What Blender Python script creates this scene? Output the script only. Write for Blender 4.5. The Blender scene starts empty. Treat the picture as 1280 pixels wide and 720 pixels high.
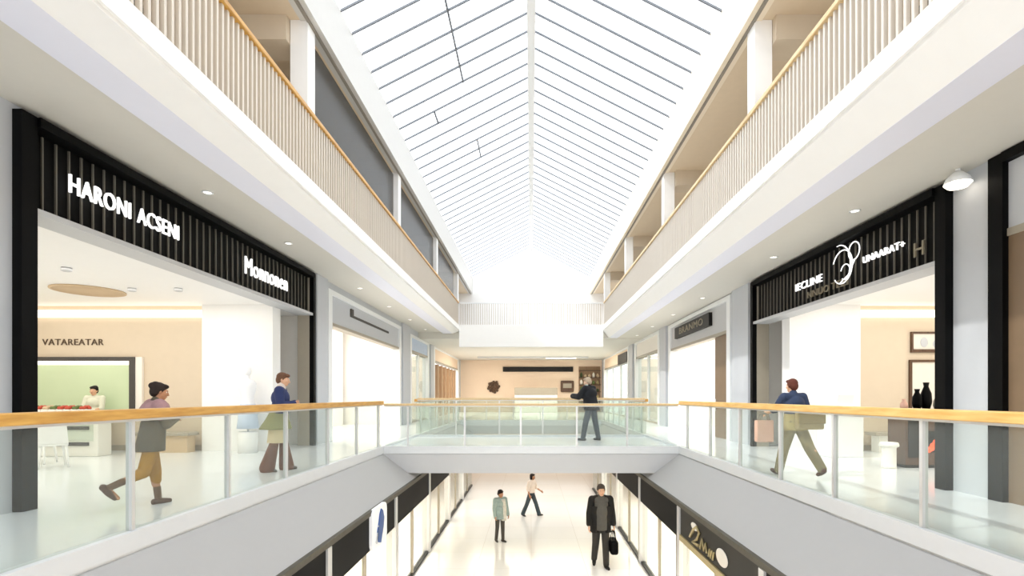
import bpy, bmesh, math, random
from mathutils import Vector, Matrix
random.seed(7)
S = bpy.context.scene
C = S.collection
PI = math.pi
V = Vector

# ------------------------------------------------------------------ scene setup
S.view_settings.view_transform = 'Standard'
S.view_settings.look = 'None'
S.view_settings.gamma = 1.0
S.view_settings.use_curve_mapping = False
S.view_settings.exposure = 0.0
S.cycles.max_bounces = 14
S.cycles.diffuse_bounces = 6
S.cycles.glossy_bounces = 4
S.cycles.transparent_max_bounces = 24
S.cycles.transmission_bounces = 6
S.cycles.caustics_reflective = False
S.cycles.caustics_refractive = False
S.cycles.sample_clamp_indirect = 6.0

# ------------------------------------------------------------------ materials
def srgb(h):
    h = h.lstrip('#')
    v = [int(h[i:i+2], 16) / 255 for i in (0, 2, 4)]
    return tuple(c / 12.92 if c <= .04045 else ((c + .055) / 1.055) ** 2.4 for c in v) + (1,)

def mat(name, col, rough=.6, metal=0., var=.04, scale=6., bump=0., emit=0., spec=.5, coat=0.):
    m = bpy.data.materials.new(name); m.use_nodes = True
    nt = m.node_tree; n = nt.nodes; l = nt.links
    b = n['Principled BSDF']
    c = srgb(col) if isinstance(col, str) else col
    b.inputs['Roughness'].default_value = rough
    b.inputs['Metallic'].default_value = metal
    b.inputs['Specular IOR Level'].default_value = spec
    b.inputs['Coat Weight'].default_value = coat
    tc = n.new('ShaderNodeTexCoord')
    nz = n.new('ShaderNodeTexNoise'); nz.inputs['Scale'].default_value = scale; nz.inputs['Detail'].default_value = 3
    l.new(tc.outputs['Object'], nz.inputs['Vector'])
    mx = n.new('ShaderNodeMix'); mx.data_type = 'RGBA'
    mx.inputs['A'].default_value = tuple(max(0, x * (1 - var)) for x in c[:3]) + (1,)
    mx.inputs['B'].default_value = tuple(min(1, x * (1 + var)) for x in c[:3]) + (1,)
    l.new(nz.outputs['Fac'], mx.inputs['Factor'])
    l.new(mx.outputs['Result'], b.inputs['Base Color'])
    if bump:
        bp = n.new('ShaderNodeBump'); bp.inputs['Strength'].default_value = bump; bp.inputs['Distance'].default_value = .01
        l.new(nz.outputs['Fac'], bp.inputs['Height']); l.new(bp.outputs['Normal'], b.inputs['Normal'])
    if emit:
        b.inputs['Emission Color'].default_value = c
        b.inputs['Emission Strength'].default_value = emit
    return m

def wood(name, c1, c2, scale=(3, .35, 3), rough=.4):
    m = bpy.data.materials.new(name); m.use_nodes = True
    nt = m.node_tree; n = nt.nodes; l = nt.links; b = n['Principled BSDF']
    b.inputs['Roughness'].default_value = rough
    tc = n.new('ShaderNodeTexCoord'); mp = n.new('ShaderNodeMapping'); mp.inputs['Scale'].default_value = scale
    nz = n.new('ShaderNodeTexNoise'); nz.inputs['Scale'].default_value = 9; nz.inputs['Detail'].default_value = 6
    l.new(tc.outputs['Object'], mp.inputs['Vector']); l.new(mp.outputs['Vector'], nz.inputs['Vector'])
    r = n.new('ShaderNodeValToRGB')
    r.color_ramp.elements[0].position = .3; r.color_ramp.elements[0].color = srgb(c1)
    r.color_ramp.elements[1].position = .7; r.color_ramp.elements[1].color = srgb(c2)
    l.new(nz.outputs['Fac'], r.inputs['Fac']); l.new(r.outputs['Color'], b.inputs['Base Color'])
    return m

def tiles(name, c1, c2, joint, sx, sy, rough=.25, gap=.006):
    m = bpy.data.materials.new(name); m.use_nodes = True
    nt = m.node_tree; n = nt.nodes; l = nt.links; b = n['Principled BSDF']
    b.inputs['Roughness'].default_value = rough
    tc = n.new('ShaderNodeTexCoord')
    br = n.new('ShaderNodeTexBrick'); br.offset = 0
    br.inputs['Color1'].default_value = srgb(c1); br.inputs['Color2'].default_value = srgb(c2); br.inputs['Mortar'].default_value = srgb(joint)
    br.inputs['Scale'].default_value = 1; br.inputs['Mortar Size'].default_value = gap; br.inputs['Mortar Smooth'].default_value = .2
    br.inputs['Brick Width'].default_value = sx; br.inputs['Row Height'].default_value = sy
    l.new(tc.outputs['Object'], br.inputs['Vector']); l.new(br.outputs['Color'], b.inputs['Base Color'])
    return m

def glass(name, tint, diff=.03, ior=1.25, rough=.02):
    m = bpy.data.materials.new(name); m.use_nodes = True
    nt = m.node_tree; n = nt.nodes; l = nt.links
    n.remove(n['Principled BSDF']); out = n['Material Output']
    tr = n.new('ShaderNodeBsdfTransparent'); tr.inputs['Color'].default_value = srgb(tint)
    gl = n.new('ShaderNodeBsdfGlossy'); gl.inputs['Roughness'].default_value = rough
    df = n.new('ShaderNodeBsdfDiffuse'); df.inputs['Color'].default_value = (.9, .95, .95, 1)
    fr = n.new('ShaderNodeFresnel'); fr.inputs['IOR'].default_value = ior
    ge = n.new('ShaderNodeNewGeometry')                       # reflect on the outer faces only, at most .45
    inv = n.new('ShaderNodeMath'); inv.operation = 'SUBTRACT'; inv.inputs[0].default_value = 1
    mn = n.new('ShaderNodeMath'); mn.operation = 'MINIMUM'; mn.inputs[1].default_value = .45
    mu = n.new('ShaderNodeMath'); mu.operation = 'MULTIPLY'
    l.new(ge.outputs['Backfacing'], inv.inputs[1]); l.new(fr.outputs[0], mn.inputs[0]); l.new(mn.outputs[0], mu.inputs[0]); l.new(inv.outputs[0], mu.inputs[1])
    m1 = n.new('ShaderNodeMixShader'); m2 = n.new('ShaderNodeMixShader')
    m1.inputs['Fac'].default_value = diff
    l.new(tr.outputs[0], m1.inputs[1]); l.new(df.outputs[0], m1.inputs[2])
    l.new(mu.outputs[0], m2.inputs['Fac']); l.new(m1.outputs[0], m2.inputs[1]); l.new(gl.outputs[0], m2.inputs[2])
    l.new(m2.outputs[0], out.inputs['Surface'])
    return m

M = dict(
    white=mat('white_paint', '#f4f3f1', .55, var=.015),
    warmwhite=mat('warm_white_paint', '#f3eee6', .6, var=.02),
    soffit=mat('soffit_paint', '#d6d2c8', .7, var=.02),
    bluegrey=mat('blue_grey_paint', '#c3c6cb', .55, var=.02),
    slope=mat('grey_slope_paint', '#aaa9a8', .5, var=.015), lavender=mat('pale_lavender_tint', '#e6e7f3', .5, var=.01), sunlitbeam=mat('sunlit_beam_cream', '#efe2cd', .55, var=.02), shadedbeam=mat('shaded_beam_grey', '#cfcdc9', .45, var=.02), linegrey=mat('grey_line', '#8d867c', .6),
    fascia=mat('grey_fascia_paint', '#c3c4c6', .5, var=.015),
    kerb=mat('pale_kerb_stone', '#dcdfe2', .4, var=.03),
    groove=mat('dark_groove', '#4a4744', .7),
    beige=mat('beige_plaster', '#d6c7b1', .7, var=.03),
    tan=mat('tan_plaster', '#cdb493', .7, var=.03),
    peach=mat('peach_plaster', '#f2dbc3', .7, var=.03),
    gallery=mat('gallery_ceiling_paint', '#dccab0', .7, var=.04),
    brown=mat('brown_panel', '#7d6750', .5, var=.12, scale=3),
    taupe=mat('taupe_metal', '#a39a8a', .45, var=.05),
    black=mat('black_metal', (.0014, .0014, .0015, 1), .5, var=.1, spec=.1),
    signblack=mat('black_sign_face', (.0012, .0012, .0012, 1), .6, var=.1, spec=.15),
    slat=mat('bronze_slat', '#6f6a60', .4, metal=.2, var=.1),
    darkbrown=mat('dark_brown_panel', (.006, .0045, .003, 1), .45, var=.2, spec=.3),
    bronze=mat('weathered_bronze_lip', '#4b473b', .5, var=.3, scale=14),
    gold=mat('dull_gold', '#b8a77a', .4, metal=.5, var=.2),
    steel=mat('brushed_steel', '#d6d6d6', .35, metal=.35, var=.04),
    alu=mat('white_aluminium', '#eef0f1', .35, var=.02),
    rafter=mat('grey_rafter_paint', '#70747a', .5, var=.05),
    letter=mat('white_sign_letter', '#ffffff', .4, var=0, emit=.9),
    dimletter=mat('dull_sign_letter', '#8f8672', .5, var=.1),
    inkletter=mat('dark_wall_letter', '#5b4a38', .5, var=.05),
    blue=mat('blue_emblem', '#1f4f94', .4, var=.15, scale=10),
    plate=mat('white_emblem_plate', '#f6f7fa', .3, var=.01, emit=.12),
    lamp=mat('lit_diffuser', '#fff3df', .4, var=0, emit=3.),
    cove=mat('lit_cove', '#fff6e8', .4, var=0, emit=1.6),
    green=mat('backlit_green_panel', '#bac8a4', .35, var=.06, scale=1.2, emit=.28),
    shelf=mat('pale_shelf', '#e8e6de', .5, var=.02),
    floor=tiles('walkway_floor_tiles', '#eceff2', '#e9edf0', '#dfe3e6', 1.15, 1.15, .16, .004),
    lowfloor=tiles('lower_floor_tiles', '#f2eeea', '#efeae4', '#d9cfc4', 1.5, 1.5, .13, .006),
    upfloor=mat('upper_floor', '#d8d3ca', .4),
    oak=wood('oak_handrail', '#b98438', '#d9a957'),
    oakpale=wood('pale_oak_handrail', '#cdac79', '#e0c79c'),
    baluster=mat('satin_baluster', '#d0c8bd', .38, metal=.15, var=.03),
    skyglass=glass('skylight_glass', '#fbfdff', .0, 1.15),
    galglass=glass('smoked_gallery_glass', '#a39b90', .07, 1.16, .22),
    warmbaluster=mat('warm_satin_baluster', '#d2c7b8', .38, metal=.1, var=.03),
    balglass=glass('balustrade_glass', '#f6f9f6', .045, 1.16),
    shopglass=glass('shop_glass', '#eef3f2', .02, 1.3),
    darkglass=glass('smoked_glass', '#8f8e8b', .06, 1.45), oakmid=wood('light_oak_handrail', '#cf9f55', '#e5bf7c'),
    slatwood=wood('brown_screen_wood', '#8a6c50', '#ab8a69', (3, 3, .3)),
    cabinet=wood('dark_cabinet_wood', '#46301f', '#634630', (3, 3, .3)),
    ember=mat('glowing_red_ember', '#f2552f', .5, var=.3, scale=20, emit=1.2),
    paper=mat('print_paper', '#e6e0d6', .8),
    plastic=mat('white_plastic', '#f2f2f0', .35),
    red=mat('red_goods', '#b5462f', .5, var=.25, scale=9),
    leaf=mat('green_goods', '#5d6f3c', .6, var=.3, scale=12),
    leafdark=mat('dark_foliage', '#3c4a2c', .6, var=.3, scale=12),
    palefigure=mat('pale_mannequin', '#f3f4f7', .45, var=.02),
    palecloth=mat('pale_blue_cloth', '#c9d6ea', .8, var=.1),
    pink=mat('pink_cloth', '#e3b7a4', .85, var=.1),
)

# ------------------------------------------------------------------ builders
W = {}            # world (or local-frame) position of each object's origin
class MB:
    def __init__(s): s.bm = bmesh.new()
    def hexa(s, p):
        v = [s.bm.verts.new(q) for q in p]
        for f in ((3, 2, 1, 0), (4, 5, 6, 7), (0, 1, 5, 4), (1, 2, 6, 5), (2, 3, 7, 6), (3, 0, 4, 7)):
            s.bm.faces.new([v[i] for i in f])
        return s
    def box(s, x0, x1, y0, y1, z0, z1):
        x0, x1 = sorted((x0, x1)); y0, y1 = sorted((y0, y1)); z0, z1 = sorted((z0, z1))
        return s.hexa([(x0, y0, z0), (x1, y0, z0), (x1, y1, z0), (x0, y1, z0), (x0, y0, z1), (x1, y0, z1), (x1, y1, z1), (x0, y1, z1)])
    def bev(s, x0, x1, y0, y1, z0, z1, r=.01, seg=2):
        t = bmesh.new()
        bmesh.ops.create_cube(t, size=1)
        for v in t.verts:
            v.co = V(((x0 + x1) / 2 + v.co.x * abs(x1 - x0), (y0 + y1) / 2 + v.co.y * abs(y1 - y0), (z0 + z1) / 2 + v.co.z * abs(z1 - z0)))
        bmesh.ops.bevel(t, geom=t.edges[:], offset=r, segments=seg, affect='EDGES', profile=.5)
        return s.add(t)
    def add(s, t, mtx=None):
        mp = {}
        for v in t.verts: mp[v] = s.bm.verts.new(mtx @ v.co if mtx else v.co)
        for f in t.faces:
            try:
                g = s.bm.faces.new([mp[v] for v in f.verts]); g.smooth = f.smooth
            except ValueError: pass
        t.free(); return s
    def prism(s, pts, a0, a1, axis='y'):
        """closed outline (two coordinates) pushed along an axis; outline in (x,z) for y, (y,z) for x, (x,y) for z"""
        def P(p, a): return (p[0], a, p[1]) if axis == 'y' else ((a, p[0], p[1]) if axis == 'x' else (p[0], p[1], a))
        A = [s.bm.verts.new(P(p, a0)) for p in pts]; B = [s.bm.verts.new(P(p, a1)) for p in pts]
        n = len(pts)
        fs = [s.bm.faces.new(A), s.bm.faces.new(B[::-1])]
        for i in range(n): fs.append(s.bm.faces.new([A[i], B[i], B[(i + 1) % n], A[(i + 1) % n]]))
        return s
    def tube(s, pts, r, n=10, smooth=True):
        pts = [V(p) for p in pts]; rings = []
        rr = r if isinstance(r, (list, tuple)) else [r] * len(pts)
        up = V((0, 0, 1))
        for i, p in enumerate(pts):
            d = (pts[min(i + 1, len(pts) - 1)] - pts[max(i - 1, 0)]).normalized()
            a = d.cross(up if abs(d.z) < .95 else V((1, 0, 0))).normalized(); b = d.cross(a)
            rings.append([s.bm.verts.new(p + rr[i] * (math.cos(2 * PI * k / n) * a + math.sin(2 * PI * k / n) * b)) for k in range(n)])
        for i in range(len(rings) - 1):
            for k in range(n):
                f = s.bm.faces.new([rings[i][k], rings[i][(k + 1) % n], rings[i + 1][(k + 1) % n], rings[i + 1][k]]); f.smooth = smooth
        s.bm.faces.new(rings[0][::-1]); s.bm.faces.new(rings[-1])
        return s
    def lathe(s, prof, cx, cy, n=20, smooth=True):
        rings = [[s.bm.verts.new((cx + r * math.cos(2 * PI * k / n), cy + r * math.sin(2 * PI * k / n), z)) for k in range(n)] for r, z in prof]
        for i in range(len(rings) - 1):
            for k in range(n):
                f = s.bm.faces.new([rings[i][k], rings[i][(k + 1) % n], rings[i + 1][(k + 1) % n], rings[i + 1][k]]); f.smooth = smooth
        s.bm.faces.new(rings[0][::-1]); s.bm.faces.new(rings[-1])
        return s
    def ball(s, c, r, n=10, smooth=True):
        t = bmesh.new(); bmesh.ops.create_uvsphere(t, u_segments=n * 2, v_segments=n, radius=1)
        r = r if isinstance(r, (tuple, list)) else (r, r, r)
        for f in t.faces: f.smooth = smooth
        return s.add(t, Matrix.Translation(V(c)) @ Matrix.Diagonal((r[0], r[1], r[2], 1)))
    def build(s, name, m, parent=None, kind=None, label=None, recalc=True):
        if recalc: bmesh.ops.recalc_face_normals(s.bm, faces=s.bm.faces[:])
        me = bpy.data.meshes.new(name)
        co = [v.co for v in s.bm.verts]
        lo = [min(c[i] for c in co) for i in range(3)]; hi = [max(c[i] for c in co) for i in range(3)]
        c = V(((lo[0] + hi[0]) / 2, (lo[1] + hi[1]) / 2, lo[2]))
        for v in s.bm.verts: v.co -= c
        s.bm.to_mesh(me); s.bm.free()
        return link(name, me, m, c, parent, kind, label)

def link(name, me, m, c, parent=None, kind=None, label=None):
    me.materials.clear(); me.materials.append(M[m] if isinstance(m, str) else m)
    o = bpy.data.objects.new(name, me); C.objects.link(o)
    W[o] = V(c)
    if parent: o.parent = parent; o.location = V(c) - W[parent]
    else: o.location = V(c)
    if kind: o['kind'] = kind
    if label: o['label'] = label
    return o

def tag(o, label, cat, group=None):
    o['label'] = label; o['category'] = cat
    if group: o['group'] = group
    return o

def thing(name, label, cat, loc, group=None, rotz=0):
    o = bpy.data.objects.new(name, None); C.objects.link(o); o.location = loc; o.rotation_euler = (0, 0, rotz)
    o.empty_display_size = .1
    W[o] = V(loc); return tag(o, label, cat, group)

def struct_empty(name, loc):
    o = bpy.data.objects.new(name, None); C.objects.link(o); o.location = loc; o['kind'] = 'structure'; W[o] = V(loc); return o

def text_part(txt, height, depth, place, m, parent, name='lettering', sx=1., label=None):
    """text turned into a mesh; place(u, v, w) maps text x, y, out to the world"""
    cu = bpy.data.curves.new('t', 'FONT'); cu.body = txt; cu.size = 1; cu.extrude = .5; cu.align_x = 'CENTER'; cu.align_y = 'CENTER'
    cu.resolution_u = 3; cu.space_character = 1.08
    o = bpy.data.objects.new('t', cu); C.objects.link(o)
    dg = bpy.context.evaluated_depsgraph_get(); dg.update()
    me = bpy.data.meshes.new_from_object(o.evaluated_get(dg))
    bpy.data.objects.remove(o); bpy.data.curves.remove(cu)
    k = height / .72
    b = MB(); b.bm.from_mesh(me); bpy.data.meshes.remove(me)
    for v in b.bm.verts: v.co = V(place(v.co.x * k * sx, v.co.y * k, (v.co.z + .5) * depth))
    return b.build(name, m, parent, label=label)

def area(name, loc, sx, sy, energy, col=(1, .93, .82), rot=(0, 0, 0)):
    d = bpy.data.lights.new(name, 'AREA'); d.shape = 'RECTANGLE'; d.size = sx; d.size_y = sy; d.energy = energy; d.color = col
    o = bpy.data.objects.new(name, d); C.objects.link(o); o.location = loc; o.rotation_euler = rot
    o['kind'] = 'helper'
    return o

# ------------------------------------------------------------------ camera, sky, sun
cam = bpy.data.cameras.new('camera'); co = bpy.data.objects.new('camera', cam); C.objects.link(co)
EYE = 1.4
co.location = (0, 0, EYE); co.rotation_euler = (PI / 2, 0, 0)
cam.sensor_width = 36; cam.lens = 650 / 1280 * 36
cam.shift_x = -24 / 1280; cam.shift_y = 135 / 1280
cam.clip_end = 300
S.camera = co
w = bpy.data.worlds.new('sky'); S.world = w; w.use_nodes = True
bg = w.node_tree.nodes['Background']; bg.inputs['Color'].default_value = (.97, .985, 1, 1); bg.inputs['Strength'].default_value = 2.6
sd = bpy.data.lights.new('sun', 'SUN'); so = bpy.data.objects.new('sun', sd); C.objects.link(so)
sd.energy = 2.5; sd.angle = math.radians(1.5); sd.color = (1, .95, .87)
so.location = (-10, 5, 20)
so.rotation_euler = V((.72, .25, -.80)).to_track_quat('-Z', 'Y').to_euler()

# ------------------------------------------------------------------ levels and lines (metres)
XE = 3.95          # edge of the walkways
XW = 6.25          # shop wall of the main level
ZL = -3.3          # lower floor
XL = 3.04          # shop fronts of the lower level
ZU = 5.28          # upper floor
ZB0, ZB1 = 8.3, 9.38   # upper edge beam
ZR = 11.4          # ridge
Y0 = -6.0
YV = 29.0          # far end of the void
YU = 28.5          # far upper balcony
YE = 46.0          # far wall
YS = 35.0          # end of the skylight
YB0, YB1 = 13.9, 18.0
SIDE = {-1: 'left', 1: 'right'}

# ------------------------------------------------------------------ setting
MB().box(-9, 9, Y0, YE + .3, ZL - .2, ZL).build('floor_lower', 'lowfloor', kind='structure')
for s in (-1, 1):
    sd_ = SIDE[s]
    MB().box(s * XE, s * 13.8, Y0, YE + .3, -.25, 0).build('floor_walkway_' + sd_, 'floor', kind='structure')
    MB().box(s * (XE - .02), s * (XE + .12), Y0, YV, -.13, .06).build('trim_kerb_' + sd_, 'kerb', kind='structure')
    MB().box(s * (XE + .0), s * (XE + .1), Y0, YV, -.16, -.13).build('trim_groove_' + sd_, 'groove', kind='structure')
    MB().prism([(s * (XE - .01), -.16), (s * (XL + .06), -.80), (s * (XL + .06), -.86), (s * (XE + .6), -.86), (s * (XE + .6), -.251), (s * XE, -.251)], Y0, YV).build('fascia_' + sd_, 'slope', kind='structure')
    MB().box(s * XL, s * (XL + .22), Y0, YV, -.88, -.79).build('trim_lip_' + sd_, 'bronze', kind='structure')
    MB().box(s * (XL + .1), s * 8.9, Y0, YV, -1.0, -.89).build('ceiling_lower_' + sd_, 'warmwhite', kind='structure')
    # upper slab: white edge band, cove, flat lip, then the soffit
    xo = 4.86 if s < 0 else 4.74
    zc_, zl_, zs_ = (4.85, 4.84, 4.958) if s < 0 else (4.61, 4.59, 4.64)
    xc_ = 4.36 if s < 0 else 4.29
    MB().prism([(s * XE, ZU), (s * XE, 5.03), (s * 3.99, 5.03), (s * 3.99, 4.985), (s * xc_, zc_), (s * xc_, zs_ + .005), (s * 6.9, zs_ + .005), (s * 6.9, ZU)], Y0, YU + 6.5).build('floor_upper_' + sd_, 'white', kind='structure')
    MB().prism([(s * (xc_ + .001), zc_ - .002), (s * (xc_ + .001), zs_ + .004), (s * xo, zs_ + .004), (s * xo, zl_)], Y0, YU + .2).build('trim_lip_upper_' + sd_, 'lavender', kind='structure')  # lip tinted bluer than the white slab
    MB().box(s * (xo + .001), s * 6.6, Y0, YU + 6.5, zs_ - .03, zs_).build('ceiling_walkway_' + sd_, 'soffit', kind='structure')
    # upper gallery
    MB().box(s * 6.9, s * 7.1, Y0, YS, ZU - .4, ZB0 + .1).build('wall_gallery_' + sd_, 'brown', kind='structure')
    MB().box(s * (XE + .2), s * 7.1, Y0, YS, ZB0, ZB0 + .12).build('ceiling_gallery_' + sd_, 'gallery', kind='structure')
    MB().box(s * XE, s * (XE + .28), Y0, YS, ZB0 - .02, ZB1).build('beam_eaves_' + sd_, 'shadedbeam' if s < 0 else 'sunlitbeam', kind='structure')  # left beam's shade and right beam's warm sunlight put into their colours
    MB().box(s * (XE + .1), s * (XE + .16), Y0, YS, ZB0 - .05, ZB0 - .021).build('trim_eaves_' + sd_, 'linegrey', kind='structure')
    MB().box(s * (XE + .28), s * 7.1, Y0, YS, ZB1 - .2, ZB1).build('roof_gallery_' + sd_, 'white', kind='structure')
    for y in (3.2, 9.7, 16.2, 22.7, 29.2):
        MB().box(s * 4.1, s * 4.42, y - .16, y + .16, ZU, ZB0 - .0).build('column_upper', 'white', kind='structure')
        MB().box(s * 4.43, s * 6.9, y - .3, y + .3, ZB0 - .45, ZB0).build('beam_gallery', 'beige', kind='structure')

for a, c_ in ((9.88, 16.02), (16.38, 22.52), (22.88, 28.4)):
    MB().box(-4.27, -4.25, a, c_, ZU + 1.0, ZB0 - .07).build('window_gallery', 'galglass', kind='structure')
# far end of the hall
MB().box(-XE - .1, XE + .1, YV, YE + .3, -.25, 0).build('floor_far', 'floor', kind='structure')
MB().box(-XE, XE, YV, YV + .3, -.7, -.251).build('fascia_far', 'fascia', kind='structure')
MB().box(-XE, XE, YV - .02, YV + .1, -.25, .06).build('trim_kerb_far', 'kerb', kind='structure')
MB().box(-XW - .3, XW + .3, YE, YE + .3, 0, 4.9).build('wall_far', 'peach', kind='structure')
MB().box(-XW, XW, YU + .3, YE, 4.57, 4.95).build('ceiling_far', 'soffit', kind='structure')
MB().box(-XE, XE, YU, YS + .3, 4.76, ZU).build('floor_upper_far', 'white', kind='structure')
MB().box(-XE, XE, YU - .01, YU + .28, 4.1, 4.759).build('fascia_upper_far', 'white', kind='structure')
MB().prism([(-7.1, ZU), (7.1, ZU), (7.1, ZB1), (XE, ZB1), (0, ZR + .02), (-XE, ZB1), (-7.1, ZB1)], YS + .01, YS + .3).build('wall_gable', 'white', kind='structure')
MB().box(-9, 9, YE, YE + .3, ZL, -.26).build('wall_far_lower', 'warmwhite', kind='structure')
MB().box(-9, 9, YV + .3, YE, -.7, -.26).build('ceiling_far_lower', 'warmwhite', kind='structure')

# the crossing bridge
MB().box(-XE, XE, YB0, YB1, -.66, 0).build('floor_bridge', 'floor', kind='structure')
for y, nm in ((YB0, 'front'), (YB1, 'rear')):
    d = -1 if nm == 'front' else 1
    MB().box(-XE + .02, XE - .02, y - d * .1, y + d * .03, -.14, .06).build('trim_bridge_kerb_' + nm, 'kerb', kind='structure')
    MB().box(-XE + .02, XE - .02, y, y + d * .015, -.66, -.15).build('fascia_bridge_' + nm, 'fascia', kind='structure')

# skylight
sky = struct_empty('skylight', (0, Y0, ZB1))
MB().box(-.11, .11, Y0, YS, ZR - .16, ZR + .06).build('ridge_beam', 'alu', sky)
SL = (ZR - ZB1) / XE
for s in (-1, 1):
    MB().prism([(s * XE, ZB1 + .03), (0, ZR + .03), (0, ZR + .05), (s * XE, ZB1 + .05)], Y0, YS).build('glass_slope', 'skyglass', sky)
    y = 10.78 - 20 * .683
    while y < YS - .1:
        if y > Y0:
            MB().prism([(s * XE, ZB1 - .02), (s * .1, ZR - .02 - .1 * SL), (s * .1, ZR + .03 - .1 * SL), (s * XE, ZB1 + .03)], y - .017, y + .017).build('rafter', 'rafter', sky)
        y += .683
for (xa, ya, yb) in ((-1.95, 11.46, 14.9), (-2.9, 15.56, 16.2), (-1.9, 18.3, 19.6)):
    z = ZR + xa * SL
    MB().box(xa - .02, xa + .02, ya, yb, z - .03, z + .03).build('purlin', 'rafter', sky)

# ------------------------------------------------------------------ main-level shop walls with openings
OPEN = {-1: [(6.26, 14.8, 4.86), (15.9, 24.8, 4.7), (26.7, 31.6, 4.6), (33.2, 44.5, 4.6)],
        1: [(1.0, 7.05, 4.60), (7.7, 14.55, 4.56), (16.2, 23.5, 4.56), (25.2, 31.2, 4.6), (33.2, 44.5, 4.6)]}
for s in (-1, 1):
    b = MB(); y = Y0
    for (a, c, zt) in OPEN[s]:
        b.box(s * XW, s * (XW + .3), y, a, 0, 4.95); b.box(s * XW, s * (XW + .3), a, c, zt, 4.95); y = c
    b.box(s * XW, s * (XW + .3), y, YE, 0, 4.95)
    b.build('wall_' + SIDE[s], 'bluegrey', kind='structure')
    # shell of the shop rooms
    MB().box(s * 13.5, s * 13.8, Y0, YE, 0, 4.95).build('wall_shops_' + SIDE[s], 'warmwhite', kind='structure')
    MB().box(s * (XW + .301), s * 13.5, Y0, 15.2, 3.72, 3.9).build('ceiling_shop_' + SIDE[s], 'white', kind='structure')
    MB().box(s * (XW + .301), s * 13.5, 15.2, YE, 4.72, 4.9).build('ceiling_shops_' + SIDE[s], 'warmwhite', kind='structure')
    for y in ((15.2, 25.6, 32.3) if s < 0 else (15.2, 24.3, 32.2)):
        MB().box(s * (XW + .3), s * 13.5, y - .1, y + .1, 0, 4.72).build('wall_between_shops', 'warmwhite', kind='structure')
    MB().box(s * 8.35, s * 13.5, 13.4, 13.6, 0, 3.72).build('wall_shop_back_' + SIDE[s], 'beige', kind='structure')
    MB().box(s * (XW + .31), s * 8.36, 13.2, 13.6, 0, 3.72).build('wall_shop_partition_' + SIDE[s], 'white', kind='structure')
    MB().box(s * 8.36, s * 13.4, 13.3, 13.4, 3.42, 3.6).build('trim_shop_cove_' + SIDE[s], 'cove', kind='structure')
    MB().box(s * 8.36, s * 13.4, 13.37, 13.4, 0, .14).build('baseboard_shop_' + SIDE[s], 'taupe', kind='structure')
MB().box(-13.5, -6.56, 5.9, 6.1, 0, 3.72).build('wall_shop_near_left', 'warmwhite', kind='structure')
MB().box(6.56, 13.5, 7.2, 7.4, 0, 3.72).build('wall_shop_near_right', 'warmwhite', kind='structure')

# lower-level shells
for s in (-1, 1):
    MB().box(s * 6.6, s * 6.8, Y0, YE, ZL, -1.0).build('wall_lower_' + SIDE[s], 'peach', kind='structure')
# ------------------------------------------------------------------ main-level shopfronts
def slatted_front(s, y0, y1, zt, zs, label, group, texts, n):
    t = thing('shopfront', label, 'shopfront', (s * (XW + .1), (y0 + y1) / 2, 0), group)
    xo, xi = s * (XW - .12), s * (XW + .34)
    MB().box(xo, xi, y0, y0 + .2, 0, zt).build('jamb', 'black', t)
    MB().box(xo, s * (XW + .0), y1 - .14, y1, 0, zt).build('jamb', 'black', t)
    MB().box(s * (XW + .001), xi, y1 - .14, y1, 0, zt).build('jamb_lining', 'taupe', t, label='taupe lining of the far jamb')
    MB().box(s * (XW - .16), xi, y0 + .2, y1 - .14, zt - .12, zt).build('header', 'black', t)
    MB().box(s * (XW + .06), s * (XW + .30), y0 + .2, y1 - .14, zs, zt - .12).build('sign_panel', 'signblack', t)
    MB().box(s * (XW - .1), s * (XW + .34), y0 + .2, y1 - .14, zs - .07, zs).build('sign_sill', 'fascia', t, label='grey metal sill under the sign')
    b = MB(); k = (y1 - y0 - .4) / n
    for i in range(n + 1):
        y = y0 + .24 + i * k
        b.box(s * (XW + .035), s * (XW + .06), y - .01, y + .01, zs + .01, zt - .13)
    b.build('sign_slats', 'slat', t, kind='stuff')
    for (txt, yc, zc, h, m, sx) in texts:
        text_part(txt, h, .03, lambda u, v, w_: (s * (XW - .005 - w_), yc - s * u, zc + v), m, t, sx=sx)
    return t
frontL = slatted_front(-1, 6.26, 14.8, 4.86, 3.74, 'wide black-framed shopfront on the left with white lettering on a slatted black sign', None,
    [('HARONI', 7.55, 4.26, .26, 'letter', .76), ('ACSENI', 8.72, 4.26, .26, 'letter', .76), ('Monnonen', 12.3, 4.24, .40, 'letter', .78)], 42)
frontR = slatted_front(1, 7.7, 14.55, 4.56, 3.46, 'black-framed shopfront on the right with a round looped emblem on its slatted sign', None,
    [('IECLINE', 11.7, 3.93, .17, 'letter', 1.3), ('UNAARAT+', 9.22, 3.94, .13, 'letter', 1.1), ('NNUO', 11.3, 3.66, .15, 'dimletter', 1.3), ('TEZI', 10.5, 3.66, .15, 'dimletter', 1.3), ('H', 8.35, 3.75, .24, 'dimletter', 1.1)], 36)
def ring(b, x, y, z, r, rt, a0=0, a1=2 * PI, n=28):
    b.tube([(x, y + r * math.cos(a0 + (a1 - a0) * i / n), z + r * math.sin(a0 + (a1 - a0) * i / n)) for i in range(n + 1)], rt, 6)
b = MB(); ring(b, XW - .03, 10.4, 3.98, .33, .012, .4, 5.6); ring(b, XW - .03, 10.02, 4.2, .17, .012); ring(b, XW - .03, 10.3, 3.86, .15, .011, .3, 5.4); ring(b, XW - .03, 10.55, 4.02, .42, .012, 1.5, 3.6)
b.tube([(XW - .03, 10.0, 4.02), (XW - .03, 10.2, 3.78), (XW - .03, 10.5, 3.66)], .011, 6)
b.build('emblem', 'letter', frontR)

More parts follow.
